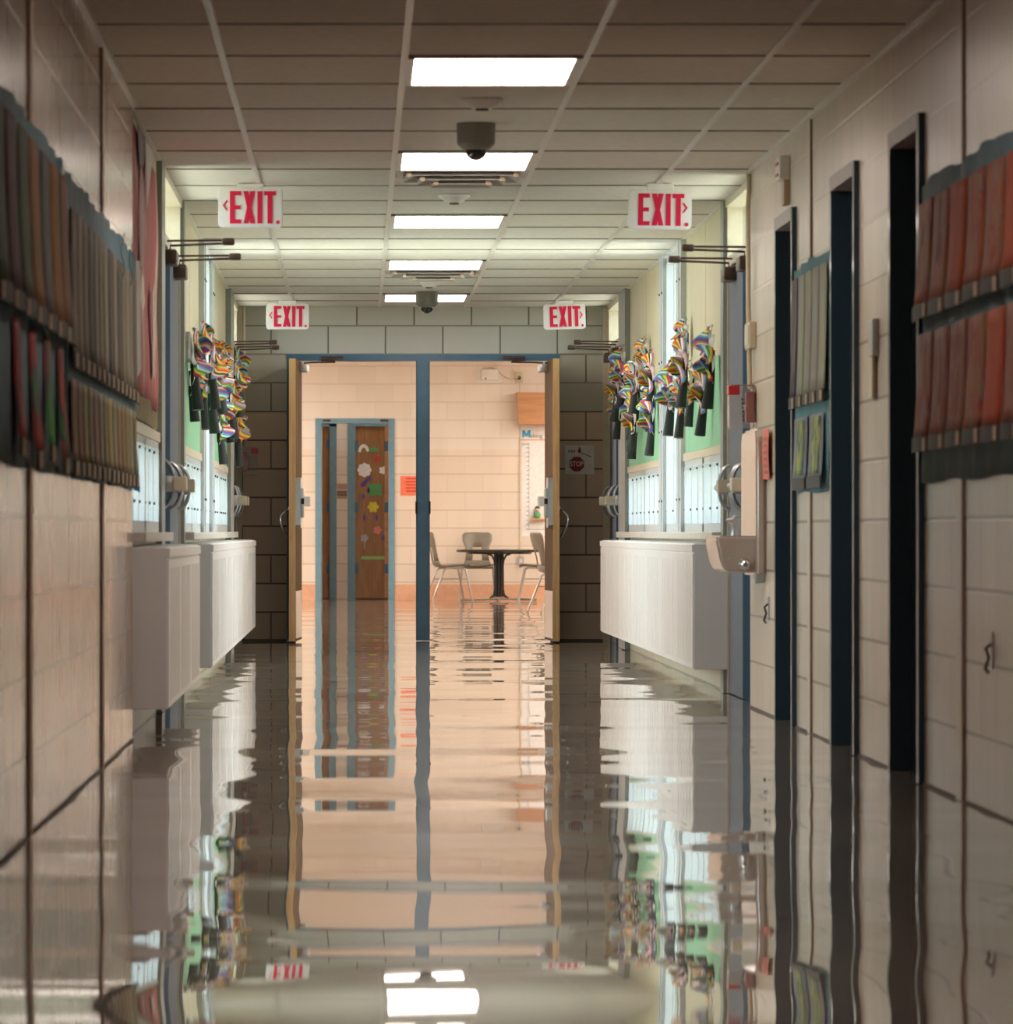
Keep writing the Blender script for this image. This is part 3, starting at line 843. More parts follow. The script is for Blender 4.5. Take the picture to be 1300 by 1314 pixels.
# exit signs
def L_rect(x0, x1, z0, z1): return [(x0,z0),(x1,z0),(x1,z1),(x0,z1)]
def exit_sign(cx, y, ztop, w, h, arrow, lb, tilt=0.0):
    t = empty('exit_sign', (cx, y, ztop), lb, 'exit sign', 'exit signs hanging from the ceiling')
    t.rotation_euler = (0, tilt, 0)
    # local coordinates: x, z down from 0
    bm = nb(); r = .022; pl = []
    for (ax, az, a0) in ((w/2-r, -r, 0), (-w/2+r, -r, PI/2), (-w/2+r, -h+r, PI), (w/2-r, -h+r, 3*PI/2)):
        for k in range(5): pl.append((ax+r*math.cos(a0+k*PI/8), az+r*math.sin(a0+k*PI/8)))
    prism(bm, pl, -.02, .02, 'XZ')
    es = [e for e in bm.edges if abs(e.verts[0].co.y-e.verts[1].co.y) < 1e-6]
    bmesh.ops.bevel(bm, geom=es, offset=.004, segments=2, affect='EDGES')
    obj('sign_body', bm, 'sign_white', t, smooth=True)
    bm = nb(); bx(bm, -.06, .06, -.03, .03, 0, HC-ztop+.001, .003)
    obj('ceiling_mount', bm, 'sign_white', t)
    bm = nb()
    hh = h*.80; z0 = -h*.90; z1 = z0+hh; st = .0225
    lw = .052; x = -.094 if arrow == 'L' else -.100
    polys = []
    # E
    e0 = x
    polys += [L_rect(e0, e0+st, z0, z1), L_rect(e0+st, e0+lw, z1-st*.85, z1), L_rect(e0+st, e0+lw*.95, (z0+z1)/2-st*.40, (z0+z1)/2+st*.40), L_rect(e0+st, e0+lw, z0, z0+st*.85)]
    x0 = e0+lw+.010; xw = .054
    polys += [[(x0, z1), (x0+st, z1), (x0+xw, z0), (x0+xw-st, z0)], [(x0+xw-st, z1), (x0+xw, z1), (x0+st, z0), (x0, z0)]]
    i0 = x0+xw+.010
    polys += [L_rect(i0, i0+st, z0, z1)]
    t0 = i0+st+.008; tw = .054
    polys += [L_rect(t0, t0+tw, z1-st*.85, z1), L_rect(t0+tw/2-st/2, t0+tw/2+st/2, z0, z1-st*.85)]
    for q, p in enumerate(polys): prism(bm, p, -.0235-.0002*(q % 3), -.018, 'XZ')
    zc = -h*.45
    sg = -1 if arrow == 'L' else 1
    ax = -w/2+.020 if arrow == 'L' else w/2-.018
    b_ = -sg*.020
    prism(bm, [(ax, zc), (ax+b_, zc+.026), (ax+b_*1.1, zc+.018), (ax+b_*.42, zc), (ax+b_*1.1, zc-.018), (ax+b_, zc-.026)], -.0235, -.018, 'XZ')
    prism(bm, disc_poly(w/2-.022, -h*.90+.006, .0085), -.0235, -.018, 'XZ')
    obj('exit_letters', bm, 'exit_red', t)
exit_sign(-.487, 26.7, 2.350, .295, .185, 'L', 'white EXIT sign with red letters and left arrow, nearer the viewer')
exit_sign(1.388, 26.7, 2.338, .288, .182, 'R', 'white EXIT sign with red letters and right arrow, nearer the viewer', .012)
exit_sign(-.478, 40.2, 2.345, .295, .178, 'L', 'white EXIT sign with red letters and left arrow by the end wall')
exit_sign(1.427, 40.2, 2.343, .290, .175, 'R', 'white EXIT sign with red letters and right arrow by the end wall', .03*-1)

# ------------------------------------------------------------------ heaters
def heater(side, y0, y1, lb, npan):
    X = (WR if side > 0 else WL) - side*.002
    Xf = 1.612 if side > 0 else -.700
    t = empty('radiator_cover', (X, (y0+y1)/2, 0), lb, 'radiator', 'convector radiators under the windows')
    z0, z1 = .112, .716
    bm = nb()
    if side < 0 and y0 < 22: X = XL+.004 if False else X
    bx(bm, X, Xf+side*.006, y0, y1, z0, z1, .004)
    part('radiator_casing', bm, 'heater', t)
    for k in range(npan):
        a = y0+(y1-y0)*k/npan; b = y0+(y1-y0)*(k+1)/npan
        bm = nb(); bx(bm, Xf+side*.007, Xf, a+.004, b-.004, z0+.006, z1-.045, .002)
        for q in range(1, 6):
            yq = a+(b-a)*q/6
            bx(bm, Xf+side*.003, Xf-side*.0015, yq-.006, yq+.006, z0+.03, z1-.08)
        part('front_panel', bm, 'heater', t)
    bm = nb()
    bx(bm, Xf-side*.004, Xf+side*.012, y0, y1, z1-.040, z1-.004, .002)
    n = int((y1-y0)/.10)
    for q in range(n):
        yq = y0+.05+(y1-y0-.1)*q/max(1, n-1)
        bx(bm, X-side*.02, Xf+side*.02, yq-.012, yq+.012, z1-.002, z1+.004)
    part('top_grille', bm, 'heater', t)
heater(1, 28.0, 38.6, 'long white radiator under the right-hand windows', 7)
heater(-1, 21.72, 26.0, 'shorter white radiator at the left, nearer the viewer', 3)
heater(-1, 28.3, 40.3, 'long white radiator under the left-hand windows, farther away', 8)

# ------------------------------------------------------------------ drinking fountain
t = empty('drinking_fountain', (XR, 25.2, .58), 'almond enamel wall drinking fountain with chrome knob, beside the right exit door', 'drinking fountain')
bm = nb()
pl = [(24.78, .585), (25.70, .585), (25.74, .64), (25.74, 1.17), (25.66, 1.215), (24.86, 1.215), (24.78, 1.17)]
prism(bm, pl, XR-.001, XR-.045, 'YZ')
bmesh.ops.bevel(bm, geom=[e for e in bm.edges], offset=.012, segments=3, affect='EDGES')
part('back_panel', bm, 'fount', t, smooth=True)
bm = nb()
prism(bm, [(XR-.03, .60), (XR-.165, .60), (XR-.19, .63), (XR-.212, .745), (XR-.205, .757), (XR-.03, .757)], 24.84, 25.62, 'XZ')
bmesh.ops.bevel(bm, geom=[e for e in bm.edges], offset=.012, segments=3, affect='EDGES')
part('basin', bm, 'fount', t, smooth=True)
bm = nb(); lathe(bm, [(.026, 24.842), (.026, 24.83), (.018, 24.82), (.017, 24.805), (.010, 24.798)], XR-.088, .635, 20, 'Y')
part('push_knob', bm, 'chrome', t, smooth=True)
bm = nb(); lathe(bm, [(.006, 24.845), (.006, 24.832)], XR-.155, .66, 10, 'Y')
part('screw', bm, 'satin', t)
bm = nb(); tube(bm, [(XR-.11, 25.2, .755), (XR-.11, 25.2, .79), (XR-.113, 25.2, .805)], [.016, .014, .016], 12)
tube(bm, [(XR-.095, 25.2, .80), (XR-.12, 25.2, .822), (XR-.145, 25.2, .825)], [.014, .018, .006], 12)
tube(bm, [(XR-.118, 25.2, .82), (XR-.105, 25.2, .838), (XR-.09, 25.2, .836)], [.010, .010, .006], 10)
part('bubbler', bm, 'satin', t, smooth=True)
bm = nb(); bx(bm, XR-.05, XR-.005, 24.79, 24.83, .555, .60, .006)
part('drain_cap', bm, 'satin', t)

# ------------------------------------------------------------------ fire alarm pull stations
def pull_station(side, x, y, zc, lb):
    t = empty('fire_alarm', (x, y, zc), lb, 'fire alarm', 'fire alarm pull stations under clear covers')
    s = side
    bm = nb(); bx(bm, x, x-s*.04, y-.045, y+.045, zc-.075, zc+.06, .006)
    part('pull_box', bm, 'alarm_red', t)
    bm = nb(); bx(bm, x-s*.04, x-s*.047, y-.03, y+.03, zc-.02, zc+.0, .002)
    part('pull_handle', bm, 'white', t)
    bm = nb(); bx(bm, x-s*.001, x-s*.115, y-.07, y+.07, zc-.10, zc+.09, .01)
    part('clear_cover', bm, 'clear', t)
    bm = nb(); bx(bm, x-s*.07, x-s*.119, y-.073, y+.073, zc+.045, zc+.085, .004)
    part('cover_siren', bm, 'alarm_red', t)
    bm = nb()
    for k in range(6): bx(bm, x-s*(.05+.001*k), x-s*(.058+.001*k), y-.072, y-.069, zc-.07+.018*k, zc-.06+.018*k)
    part('cover_lettering', bm, 'ink', t)
pull_station(1, XR-.004, 25.45, 1.325, 'red fire alarm pull station under a clear cover, above the drinking fountain')
pull_station(-1, WL+.046, 41.10, 1.275, 'red fire alarm pull station under a clear cover at the far left corner')

# conduits
bm = nb()
tube(bm, [(XR-.012, 25.72, HC), (XR-.012, 25.70, 2.28), (XR-.022, 25.62, 2.20), (XR-.022, 25.6, 1.75), (XR-.015, 25.6, 1.40)], .011, 10)
tag(obj('conduit', bm, 'cream_pipe', smooth=True), 'cream cable conduit running from ceiling down to the near right fire alarm', 'conduit')
bm = nb()
tube(bm, [(WL+.06, 41.28, HC), (WL+.06, 41.28, 1.50), (WL+.075, 41.24, 1.40), (WL+.075, 41.20, 1.36)], .011, 10)
tag(obj('conduit', bm, 'cream_pipe', smooth=True), 'cream cable conduit in the far left corner above the fire alarm', 'conduit')
bm = nb(); bx(bm, XR, XR-.03, 25.40, 25.72, 1.575, 1.69, .004)
t = empty('junction_box', (XR, 25.5, 1.57), 'tan electrical junction box high on the end of the right block wall', 'junction box')
part('box_cover', bm, 'cream_pipe', t)
bm = nb(); bx(bm, XR-.03, XR-.034, 25.44, 25.68, 1.59, 1.675)
part('box_lid', bm, 'cream_trim', t)

# alarm horn above door 3
t = empty('alarm_horn', (XR, 23.6, 2.1), 'pale alarm horn with strobe on the right wall above the doorway beside the fountain', 'alarm horn')
bm = nb(); bx(bm, XR, XR-.045, 23.42, 23.62, 2.19, 2.285, .006); part('horn_body', bm, 'white', t)
bm = nb(); bx(bm, XR-.045, XR-.05, 23.46, 23.58, 2.205, 2.215); bx(bm, XR-.045, XR-.05, 23.46, 23.58, 2.25, 2.26); part('horn_slots', bm, 'alarm_red', t)
bm = nb(); bx(bm, XR, XR-.025, 23.44, 23.58, 2.09, 2.19, .004); part('strobe', bm, 'vent_tan', t)

# bracket between doors 1 and 2
t = empty('wall_bracket', (XR, 19.5, 1.25), 'slim silver metal bracket on the right wall between two dark doorways', 'bracket')
bm = nb(); bx(bm, XR, XR-.022, 19.44, 19.60, 1.36, 1.485, .004); part('bracket_plate', bm, 'satin', t)
bm = nb(); bx(bm, XR-.005, XR-.018, 19.50, 19.66, 1.22, 1.37, .003); part('bracket_arm', bm, 'cream_trim', t)

def hook(y, z, lb):
    t = empty('wall_hook', (XR, y, z), lb, 'hook', 'metal wall hooks')
    bm = nb(); bx(bm, XR, XR-.005, y-.012, y+.012, z, z+.10, .002); part('hook_plate', bm, 'satin', t)
    bm = nb(); tube(bm, [(XR-.004, y, z+.07), (XR-.02, y, z+.055), (XR-.012, y, z+.03), (XR-.022, y, z-.0), (XR-.012, y, z-.012)], .005, 8)
    part('hook_prong', bm, M['screw'], t, smooth=True)
hook(15.95, .40, 'small dark metal hook low on the right wall at the edge of view')
hook(24.62, .40, 'small metal hook low on the wall beneath the drinking fountain')

# salmon notice by the fountain
bm = nb()
sheet(bm, lambda u, v: (XR-.006-.03*(v-.5)**2-.012*abs(math.sin(3*v)), 24.42+.36*u, .995+.21*v), 6, 8)
t = tag(obj('notice', bm, 'paper_salmon', solid=.001, center=(XR-.01, 24.6, 1.1)), 'narrow salmon paper notice beside the drinking fountain', 'notice')
bm = nb()
for k in range(6):
    z = 1.02+.028*k
    bx(bm, XR-.022, XR-.0235, 24.50, 24.66, z, z+.010)
bmesh.ops.translate(bm, verts=bm.verts, vec=-Vector((XR-.01, 24.6, 1.1)))
obj('notice_lettering', bm, 'ink_grey', t)

# ------------------------------------------------------------------ children's art
def backing(side, y0, y1, z0, z1, m, lb):
    X = XR if side > 0 else XL
    bm = nb(); rr = random.Random(int(y0*10)+side)
    ph = [rr.uniform(0, 6) for _ in range(4)]
    def P(u, v):
        y = y0+(y1-y0)*u
        top = z1+.007*math.sin(5*y+ph[0])+.004*math.sin(13*y+ph[1])
        bot = z0+.005*math.sin(5*y+ph[2])
        x = X-side*(.006+.004*math.sin(17*y+ph[3]+3*v)+.004)
        return (x, y, bot+(top-bot)*v)
    sheet(bm, P, max(8, int((y1-y0)*30)), 4)
    return tag(obj('backing_paper', bm, m, solid=.0015, smooth=True), lb, 'backing paper', 'crepe paper backings behind the paintings')
backing(-1, 12.2, 16.45, .935, 1.815, 'paper_blue', 'slate blue crepe backing behind the darkest paintings at the left edge')
backing(-1, 16.5, 21.66, .935, 1.80, 'paper_blue', 'slate blue crepe backing behind the taupe drawings near the left corner')
backing(1, 14.0, 17.86, .925, 1.84, 'paper_blue', 'slate blue backing behind the red and orange paintings on the right')
backing(1, 21.36, 23.02, .925, 1.81, 'paper_blue_r', 'light blue backing paper between two doorways on the right wall')

proto = {}
def art(side, yc, zt, w, h, m, lb, grp, lean=0.0, curl=.014, strip=True, tabs=True):
    X = XR if side > 0 else XL
    key = (side, round(w, 3), round(h, 3), m, strip, round(curl, 3))
    loc = (X-side*.016, yc, zt)
    if key in proto:
        return dup(proto[key], loc, (lean, 0, 0), label=lb, category='painting', group=grp)
    t = empty('painting', loc, lb, 'painting', grp); t.rotation_euler = (lean, 0, 0)
    s = side
    bm = nb()
    sheet(bm, lambda u, v: (-s*(curl*(math.sin(PI*u)*.6)*(.4+.6*v)+curl*v*v*.8+.002), w*(u-.5), -h*v), 6, 8)
    obj('paper', bm, m, t, solid=.001, smooth=True)
    if strip:
        bm = nb()
        sheet(bm, lambda u, v: (-s*(curl*(math.sin(PI*u)*.6)+curl*.8+.005), w*(u-.5), -h-.045*v), 6, 1)
        ms = obj('mount_strip', bm, 'strip_dark', t, solid=.004)
        if tabs:
            bm = nb(); xx = -s*(curl*.8+.010)
            bx(bm, xx, xx-s*.004, -w*.5, -w*.5+.07, -h-.043, -h-.004)
            obj('name_tab', bm, 'tan_tab', ms)
    proto[key] = t
    return t
# left, near set
near_m = ['art_pink_near', 'art_orange_near', 'art_teal_near', 'art_orange_near', 'art_green_near', 'art_maroon_near', 'art_green_near']
for i in range(7):
    y = 16.25-.50*i
    art(-1, y, 1.76, .46, .42, near_m[i], '%s dark portrait painting from the right in the upper row at the left edge' % ORD[i], 'upper row of paintings at the left edge', curl=.02)
for i in range(4):
    y = 16.05-.68*i
    art(-1, y, 1.285, .30, .30, 'art_redblack', '%s narrow red-black painting from the right, lower row, left edge of view' % ORD[i], 'lower row of narrow paintings at the left edge', lean=(-.10 if i % 2 else .08), curl=.02)
for i in range(14):
    y = 21.46-.355*i
    art(-1, y, 1.705, .335 if i % 3 else .30, .415, ['art_tan', 'art_tan_light', 'art_tan_light', 'art_tan', 'art_tan_dark', 'art_tan', 'art_tan_dark', 'art_tan_light', 'art_tan', 'art_tan_light', 'art_tan_dark', 'art_tan', 'art_tan_light', 'art_tan'][i], '%s drawing from the corner in the upper row of taupe drawings, left wall' % ORD[i], 'taupe drawings in the upper row on the left wall', lean=random.uniform(-.01, .01), curl=.007)
for i in range(14):
    y = 21.46-.355*i
    art(-1, y, 1.215, .325 if i % 4 else .28, .235, ['art_gold_left', 'art_tan_light', 'art_gold_left', 'art_rust_left', 'art_olive', 'art_tan', 'art_gold_left', 'art_olive', 'art_tan', 'art_rust_left', 'art_olive', 'art_gold_left', 'art_rust_left', 'art_rust_left'][i], '%s painting from the corner in the lower row of earthy paintings, left wall' % ORD[i], 'olive and rust paintings in the lower row on the left wall', lean=random.uniform(-.02, .02), curl=.008)
# right, near set
mr1 = ['art_red', 'art_red', 'art_or', 'art_red', 'art_red', 'art_or', 'art_red']
mr2 = ['art_rust', 'art_rust', 'art_rust', 'art_red', 'art_or', 'art_rust', 'art_or']
for i in range(7):
    y = 17.66-.485*i
    art(1, y, 1.775, .46, .315, mr1[i], '%s red and orange painting from the doorway in the upper row on the right wall' % ORD[i], 'red and orange paintings in the upper row on the right wall', lean=random.uniform(-.02, .02), curl=.018)
    art(1, y, 1.375, .46, .315, mr2[i], '%s rust and orange painting from the doorway in the lower row on the right wall' % ORD[i], 'rust and orange paintings in the lower row on the right wall', lean=random.uniform(-.02, .02), curl=.018)
# right, far set
fm = ['art_purple', 'art_pale', 'art_pale', 'art_pale', 'art_pale']
for i in range(5):
    y = 22.92-.345*i
    lb = 'purple and black tall painting beside the fountain doorway frame' if i == 0 else '%s pale green tall painting from the purple one, above the yellow-green pair' % ORD[i-1]
    art(1, y, 1.765, .32, .465, fm[i], lb, 'tall paintings on the light blue backing', curl=.012)
for i in range(2):
    y = 22.62-.76*i
    t = art(1, y, 1.215, .66, .235, 'lilac', ['yellow-green and blue painting on lilac card, the farther of the pair', 'yellow-green and blue painting on lilac card, the nearer of the pair'][i], 'yellow-green paintings on lilac card', curl=.010, tabs=False)
    bm = nb()
    sheet(bm, lambda u, v: (-(.010*(math.sin(PI*u)*.6)*(.4+.6*v)+.010*v*v*.8+.006), .40*(u-.5)-.03, -.01-.215*v), 6, 8)
    for ch in [c for c in t.children if c.name.startswith('painted_sheet')]: bpy.data.objects.remove(ch)
    o = obj('painted_sheet', bm, 'art_yellow', t, solid=.001, smooth=True); o['label'] = 'yellow-green painted sheet'

# bright blue slip at the left corner
bm = nb(); prism(bm, [(21.70, 1.13), (21.82, .925), (21.60, .915)], XL+.012, XL+.045, 'YZ')
bm.free(); bm = nb()
prism(bm, [(XL+.004, 1.14), (XL+.014, 1.13), (XL+.030, .92), (XL+.004, .93)], 21.668, 21.695, 'XZ')
tag(obj('paper_slip', bm, 'cyan'), 'bright blue paper slip hanging at the left corner below the drawings', 'paper slip')
for q, y in enumerate((20.3, 21.0)):
    bm = nb()
    sheet(bm, lambda u, v: (XL+.020+.006*math.sin(8*v), y+.03*u, 1.66+.155*v), 2, 6)
    tag(obj('ribbon', bm, 'navy', solid=.002), ['navy ribbon over the blue backing above the drawings, farther from the corner', 'navy ribbon over the blue backing above the drawings, next to the corner'][q], 'ribbon', 'navy ribbons on the blue backing')

# red banner on the left panels
t = empty('red_banner', (WL+.01, 23.4, 1.3), 'tall red paper banner with pink and cream shapes on the left panels', 'banner')
bm = nb()
sheet(bm, lambda u, v: (WL+.008+.006*math.sin(9*u)+.004*math.sin(11*v), 21.9+2.95*u, 1.33-.05*u+(2.33-1.33)*v), 20, 10)
part('banner_paper', bm, 'art_banner', t, solid=.001, smooth=True)
bm = nb(); prism(bm, disc_poly(22.75, 2.00, .26, 20, .20), WL+.018, WL+.022, 'YZ'); part('pink_shape', bm, 'pinkish', t)
bm = nb(); prism(bm, [(22.3, 2.33), (23.0, 2.33), (22.9, 2.22), (22.5, 2.18)], WL+.020, WL+.024, 'YZ'); part('blue_shape', bm, 'lilac', t)
for pl in ([(23.1, 2.32), (23.9, 2.33), (23.6, 2.2), (23.2, 2.05)], [(22.1, 1.80), (22.5, 1.82), (22.6, 1.40), (22.2, 1.36)], [(23.9, 1.75), (24.05, 1.8), (24.1, 1.42), (23.95, 1.40)]):
    bm = nb(); prism(bm, pl, WL+.020, WL+.024, 'YZ'); part('cream_shape', bm, 'paper_white', t)
bm = nb(); sheet(bm, lambda u, v: (WL+.010+.005*math.sin(13*u), 21.9+2.9*u, 1.21+.10*v), 14, 2); part('tan_border', bm, 'art_olive', t, solid=.001)

# green boards behind the pinwheels
def green_board(side, y0, y1, lb, bump_c):
    X = WR if side > 0 else WL
    bm = nb()
    pts = [(y0, 1.20), (y1, 1.20), (y1, 1.60)]
    n = 24
    for k in range(n+1):
        y = y1+(y0-y1)*k/n
        pts.append((y, 1.60+.05*abs(math.sin(2.2*(y-bump_c)))))
    pts.append((y0, 1.60))
    pp = []
    for p in pts:
        if not pp or (abs(p[0]-pp[-1][0])+abs(p[1]-pp[-1][1])) > 1e-5: pp.append(p)
    prism(bm, pp, X-side*.004, X-side*.010, 'YZ')
    tag(obj('green_board', bm, 'paper_green'), lb, 'display board', 'mint green display boards')
green_board(1, 28.35, 31.6, 'mint green paper board on the right wall, nearer the viewer', 28.3)
green_board(1, 34.1, 38.15, 'mint green paper board on the right wall, farther away', 34.4)
green_board(-1, 28.35, 31.6, 'mint green paper board on the left wall, nearer the viewer', 28.3)
green_board(-1, 34.1, 38.15, 'mint green paper board on the left wall, farther away', 34.4)
bm = nb(); prism(bm, disc_poly(28.75, 1.62, .42, 20, .14)[:11], WL+.012, WL+.04, 'YZ')
tag(obj('paper_moon', bm, 'alu_grey'), 'grey half-round paper shape at the top of the nearer left green board', 'paper decoration')

# pinwheels: curled paper petals on a black tube
def make_pinwheel(m1, m2, seed):
    r = random.Random(seed)
    t = empty('paper_pinwheel', (0, 0, 0))
    n = 5
    for which, mt in (('petals', m1), ('under_petals', m2)):
        bm = nb()
        for k in range(n):
            a0 = 2*PI*k/n + (0 if which == 'petals' else PI/n) + r.uniform(-.2, .2)
            Rr = r.uniform(.10, .145) if which == 'petals' else r.uniform(.10, .14)
            cu = r.uniform(.04, .085)
            def P(u, v, a0=a0, Rr=Rr, cu=cu):
                rad = Rr*u
                wv = (v-.5)
                a = a0 + wv*1.25*(1-.45*u) + .5*u*u
                out = .012+cu*math.sin(PI*min(1, u*1.05))*(1.1-v) + .035*u*(v > .5)*(v-.5)
                if which != 'petals': out = out*.5
                c, s_ = math.cos(a), math.sin(a)
                return (-out, rad*c, rad*s_)
            sheet(bm, P, 7, 5)
        obj(which, bm, mt, t, solid=.0012, smooth=True)
    bm = nb(); lathe(bm, [(.010, -.012), (.012, -.03), (.004, -.034)], 0, 0, 12, 'X')
    obj('centre_pin', bm, 'paper_white', t)
    bm = nb(); tube(bm, [(-.012, 0, .02), (-.016, -.005, -.10), (-.030, -.012, -.25)], [.012, .017, .024], 12)
    obj('stem', bm, 'black_tube', t, smooth=True)
    return t
protos = [make_pinwheel('str_a', 'paper_white', 1), make_pinwheel('str_b', 'paper_white', 2), make_pinwheel('str_c', 'pinkish', 3)]
used = [False]*3
def pinwheel(side, y, z, k, lb, grp, off=.02, rx=0.0, sc=1.0):
    X = (WR if side > 0 else WL)-side*off
    rot = (rx, 0, 0 if side > 0 else PI)
    lbl = dict(label=lb, category='pinwheel', group=grp)
    if not used[k]:
        o = protos[k]; used[k] = True; o.location = (X, y, z); o.rotation_euler = rot
        for a, b in lbl.items(): o[a] = b
    else: o = dup(protos[k], (X, y, z), rot, **lbl)
    o.scale = (sc*1.15, sc, sc)
    return o
def cluster(side, name, rowsdef, board):
    """rowsdef: list of (z, [y...]) from the top row down; y listed from near to far"""
    k = 0
    rr = random.Random(hash(name) % 1000 if False else len(name))
    for ri, (z, yl) in enumerate(rowsdef):
        rn = ['top', 'second', 'third', 'bottom'][ri] if len(rowsdef) == 4 else (['top', 'middle', 'bottom'][ri] if len(rowsdef) == 3 else ['top', 'bottom'][ri])
        for j, y in enumerate(yl):
            hue = ['many-coloured', 'blue and violet', 'red and orange'][k % 3]
            pos = '%s from the viewer' % ORD[j] if len(yl) > 1 else 'standing alone'
            pinwheel(side, y, z+rr.uniform(-.02, .02), k % 3, '%s striped pinwheel, %s row on the %s, %s' % (hue, rn, board, pos), 'paper pinwheels on the %s' % board, off=.015+.06*(j % 2)+.02*(ri % 2), rx=rr.uniform(-.25, .25), sc=rr.uniform(.92, 1.12))
            k += 1
cluster(1, 'ra', [(1.80, [31.2]), (1.66, [28.6, 29.9]), (1.56, [30.7, 31.5]), (1.49, [29.2, 30.2])], 'nearer right board')
cluster(1, 'rb', [(1.84, [35.6, 37.2]), (1.72, [34.4, 35.2, 36.2, 37.6]), (1.60, [34.8, 35.9, 36.9, 37.9]), (1.48, [34.4, 35.4, 36.5])], 'farther right board')
cluster(-1, 'la', [(1.78, [31.3]), (1.66, [29.0, 30.1]), (1.56, [29.3, 30.7, 31.5])], 'nearer left board')
cluster(-1, 'lb', [(1.82, [35.8, 37.2]), (1.72, [34.4, 36.3]), (1.58, [34.9, 35.9, 37.4]), (1.44, [34.6, 36.6])], 'farther left board')

# ------------------------------------------------------------------ notices on the end wall
t = empty('stop_notice', (1.58, YE, 1.3), 'white paper with red octagonal STOP and a bird, right of the double doors', 'notice')
bm = nb(); bx(bm, 1.478, 1.683, YE-.002, YE, 1.182, 1.387); part('paper', bm, 'paper_white', t)
bm = nb(); prism(bm, disc_poly(1.560, 1.253, .056, 8, a0=PI/8), YE-.004, YE-.001, 'XZ'); part('octagon', bm, 'stop_red', t)
bm = text_bm('STOP', .050, .002, 1.560, 1.253, YE-.005, xs=.80); part('lettering', bm, 'paper_white', t)
bm = nb()
tube(bm, [(1.585, YE-.004, 1.335), (1.62, YE-.004, 1.322), (1.665, YE-.004, 1.303)], .003, 6)
prism(bm, [(1.572, 1.335), (1.583, 1.332), (1.592, 1.345), (1.586, 1.365), (1.578, 1.378), (1.574, 1.362), (1.566, 1.350)], YE-.005, YE-.001, 'XZ')
part('bird_picture', bm, 'stop_red', t)
bm = nb()
for k in range(3): bx(bm, 1.50+.018*k, 1.512+.018*k, YE-.003, YE-.001, 1.335, 1.355)
part('small_print', bm, 'ink_grey', t)

# ------------------------------------------------------------------ room beyond
DX0, DX1 = -.470, .427       # opening (outer frame) in the far wall
bm = nb()
bx(bm, -4.0, DX0, YB, YB+.2, .178, 2.9); bx(bm, DX1, 5.0, YB, YB+.2, .178, 2.9); bx(bm, DX0, DX1, YB, YB+.2, 2.045, 2.9)
struct('wall_back', bm, 'block_room', 'bright peach block wall at the back of the room beyond')
bm = nb(); bx(bm, -4.0, DX0, YB-.006, YB+.2, -.01, .178); bx(bm, DX1, 5.0, YB-.006, YB+.2, -.01, .178)
struct('baseboard_back', bm, 'peach', 'peach painted base band of the room beyond')
bm = nb(); bx(bm, -4.2, -4.0, YE, 67.6, -.01, 2.9); struct('wall_room_left', bm, 'block_room', 'left wall of the room beyond')
bm = nb(); bx(bm, 5.0, 5.2, YE, 67.6, -.01, 2.9); struct('wall_room_right', bm, 'block_room', 'right wall of the room beyond')
bm = nb(); bx(bm, -4.2, 5.2, YE+.1, 67.6, 2.75, 2.9); struct('ceiling_room', bm, 'tile', 'ceiling of the room beyond')
bm = nb()
bx(bm, DX0, DX0+.07, YB-.015, YB+.21, 0, 2.05); bx(bm, DX1-.07, DX1, YB-.015, YB+.21, 0, 2.05); bx(bm, DX0-.0005, DX1+.0005, YB-.0155, YB+.2105, 1.995, 2.0505)
dd = empty('door_9', (0, YB, 0), 'pale blue framed doorway in the back wall of the room beyond', None, None, 'structure')
part('door_frame', bm, 'blue_room', dd)
for x in (-.34, .31):
    bm = nb(); bx(bm, x-.045, x+.045, YB-.022, YB-.014, 2.015, 2.038, .003); part('latch_plate', bm, 'bronze', dd)
# inner wall with two doors
YI = 66.75
s2 = 7486/YI
def xi(px): return (px-458)/s2
bm = nb()
bx(bm, -4.0, xi(412)-.1, YI, YI+.15, -.01, 2.9); bx(bm, -.40, .40, YI, YI+.15, 2.01, 2.9); bx(bm, -.232, -.107, YI, YI+.15, -.01, 2.01); bx(bm, .395, 5.0, YI, YI+.15, -.01, 2.9)
bx(bm, -.51, -.395, YI, YI+.15, -.01, 2.9)
struct('wall_inner', bm, 'block_room', 'cream wall seen through the back doorway')
dd = empty('door_10', (-.31, YI, 0), 'blue framed narrow dark wooden door seen through the back doorway', None, None, 'structure')
bm = nb(); bx(bm, -.312, -.232, YI-.02, YI+.14, 0, 2.01); bx(bm, -.40, -.232, YI-.02, YI+.14, 1.975, 2.01); part('door_frame', bm, 'blue_room', dd)
bm = nb(); bx(bm, -.395, -.312, YI+.02, YI+.06, .01, 1.975); lf = part('door_leaf', bm, 'wood_brown', dd)
for z in (.35, 1.05, 1.78):
    bm = nb(); bx(bm, -.345, -.313, YI+.006, YI+.02, z-.05, z+.05); part('hinge', bm, 'blue_end', lf)
dd = empty('door_11', (.15, YI, 0), 'brown wooden door decorated with paper flowers, seen through the back doorway', None, None, 'structure')
bm = nb(); bx(bm, -.107, -.015, YI-.02, YI+.14, 0, 2.01); bx(bm, -.107, .40, YI-.0205, YI+.14, 1.978, 2.012); bx(bm, .375, .40, YI-.02, YI+.14, 0, 2.01); part('door_frame', bm, 'blue_room', dd)
bm = nb(); bx(bm, -.015, .318, YI+.01, YI+.055, .01, 1.978); lf = part('door_leaf', bm, 'wood_brown', dd)
bm = nb(); bx(bm, .319, .375, YI-.02, YI+.055, .01, 1.978); part('door_edge', bm, 'wood_orange', dd)
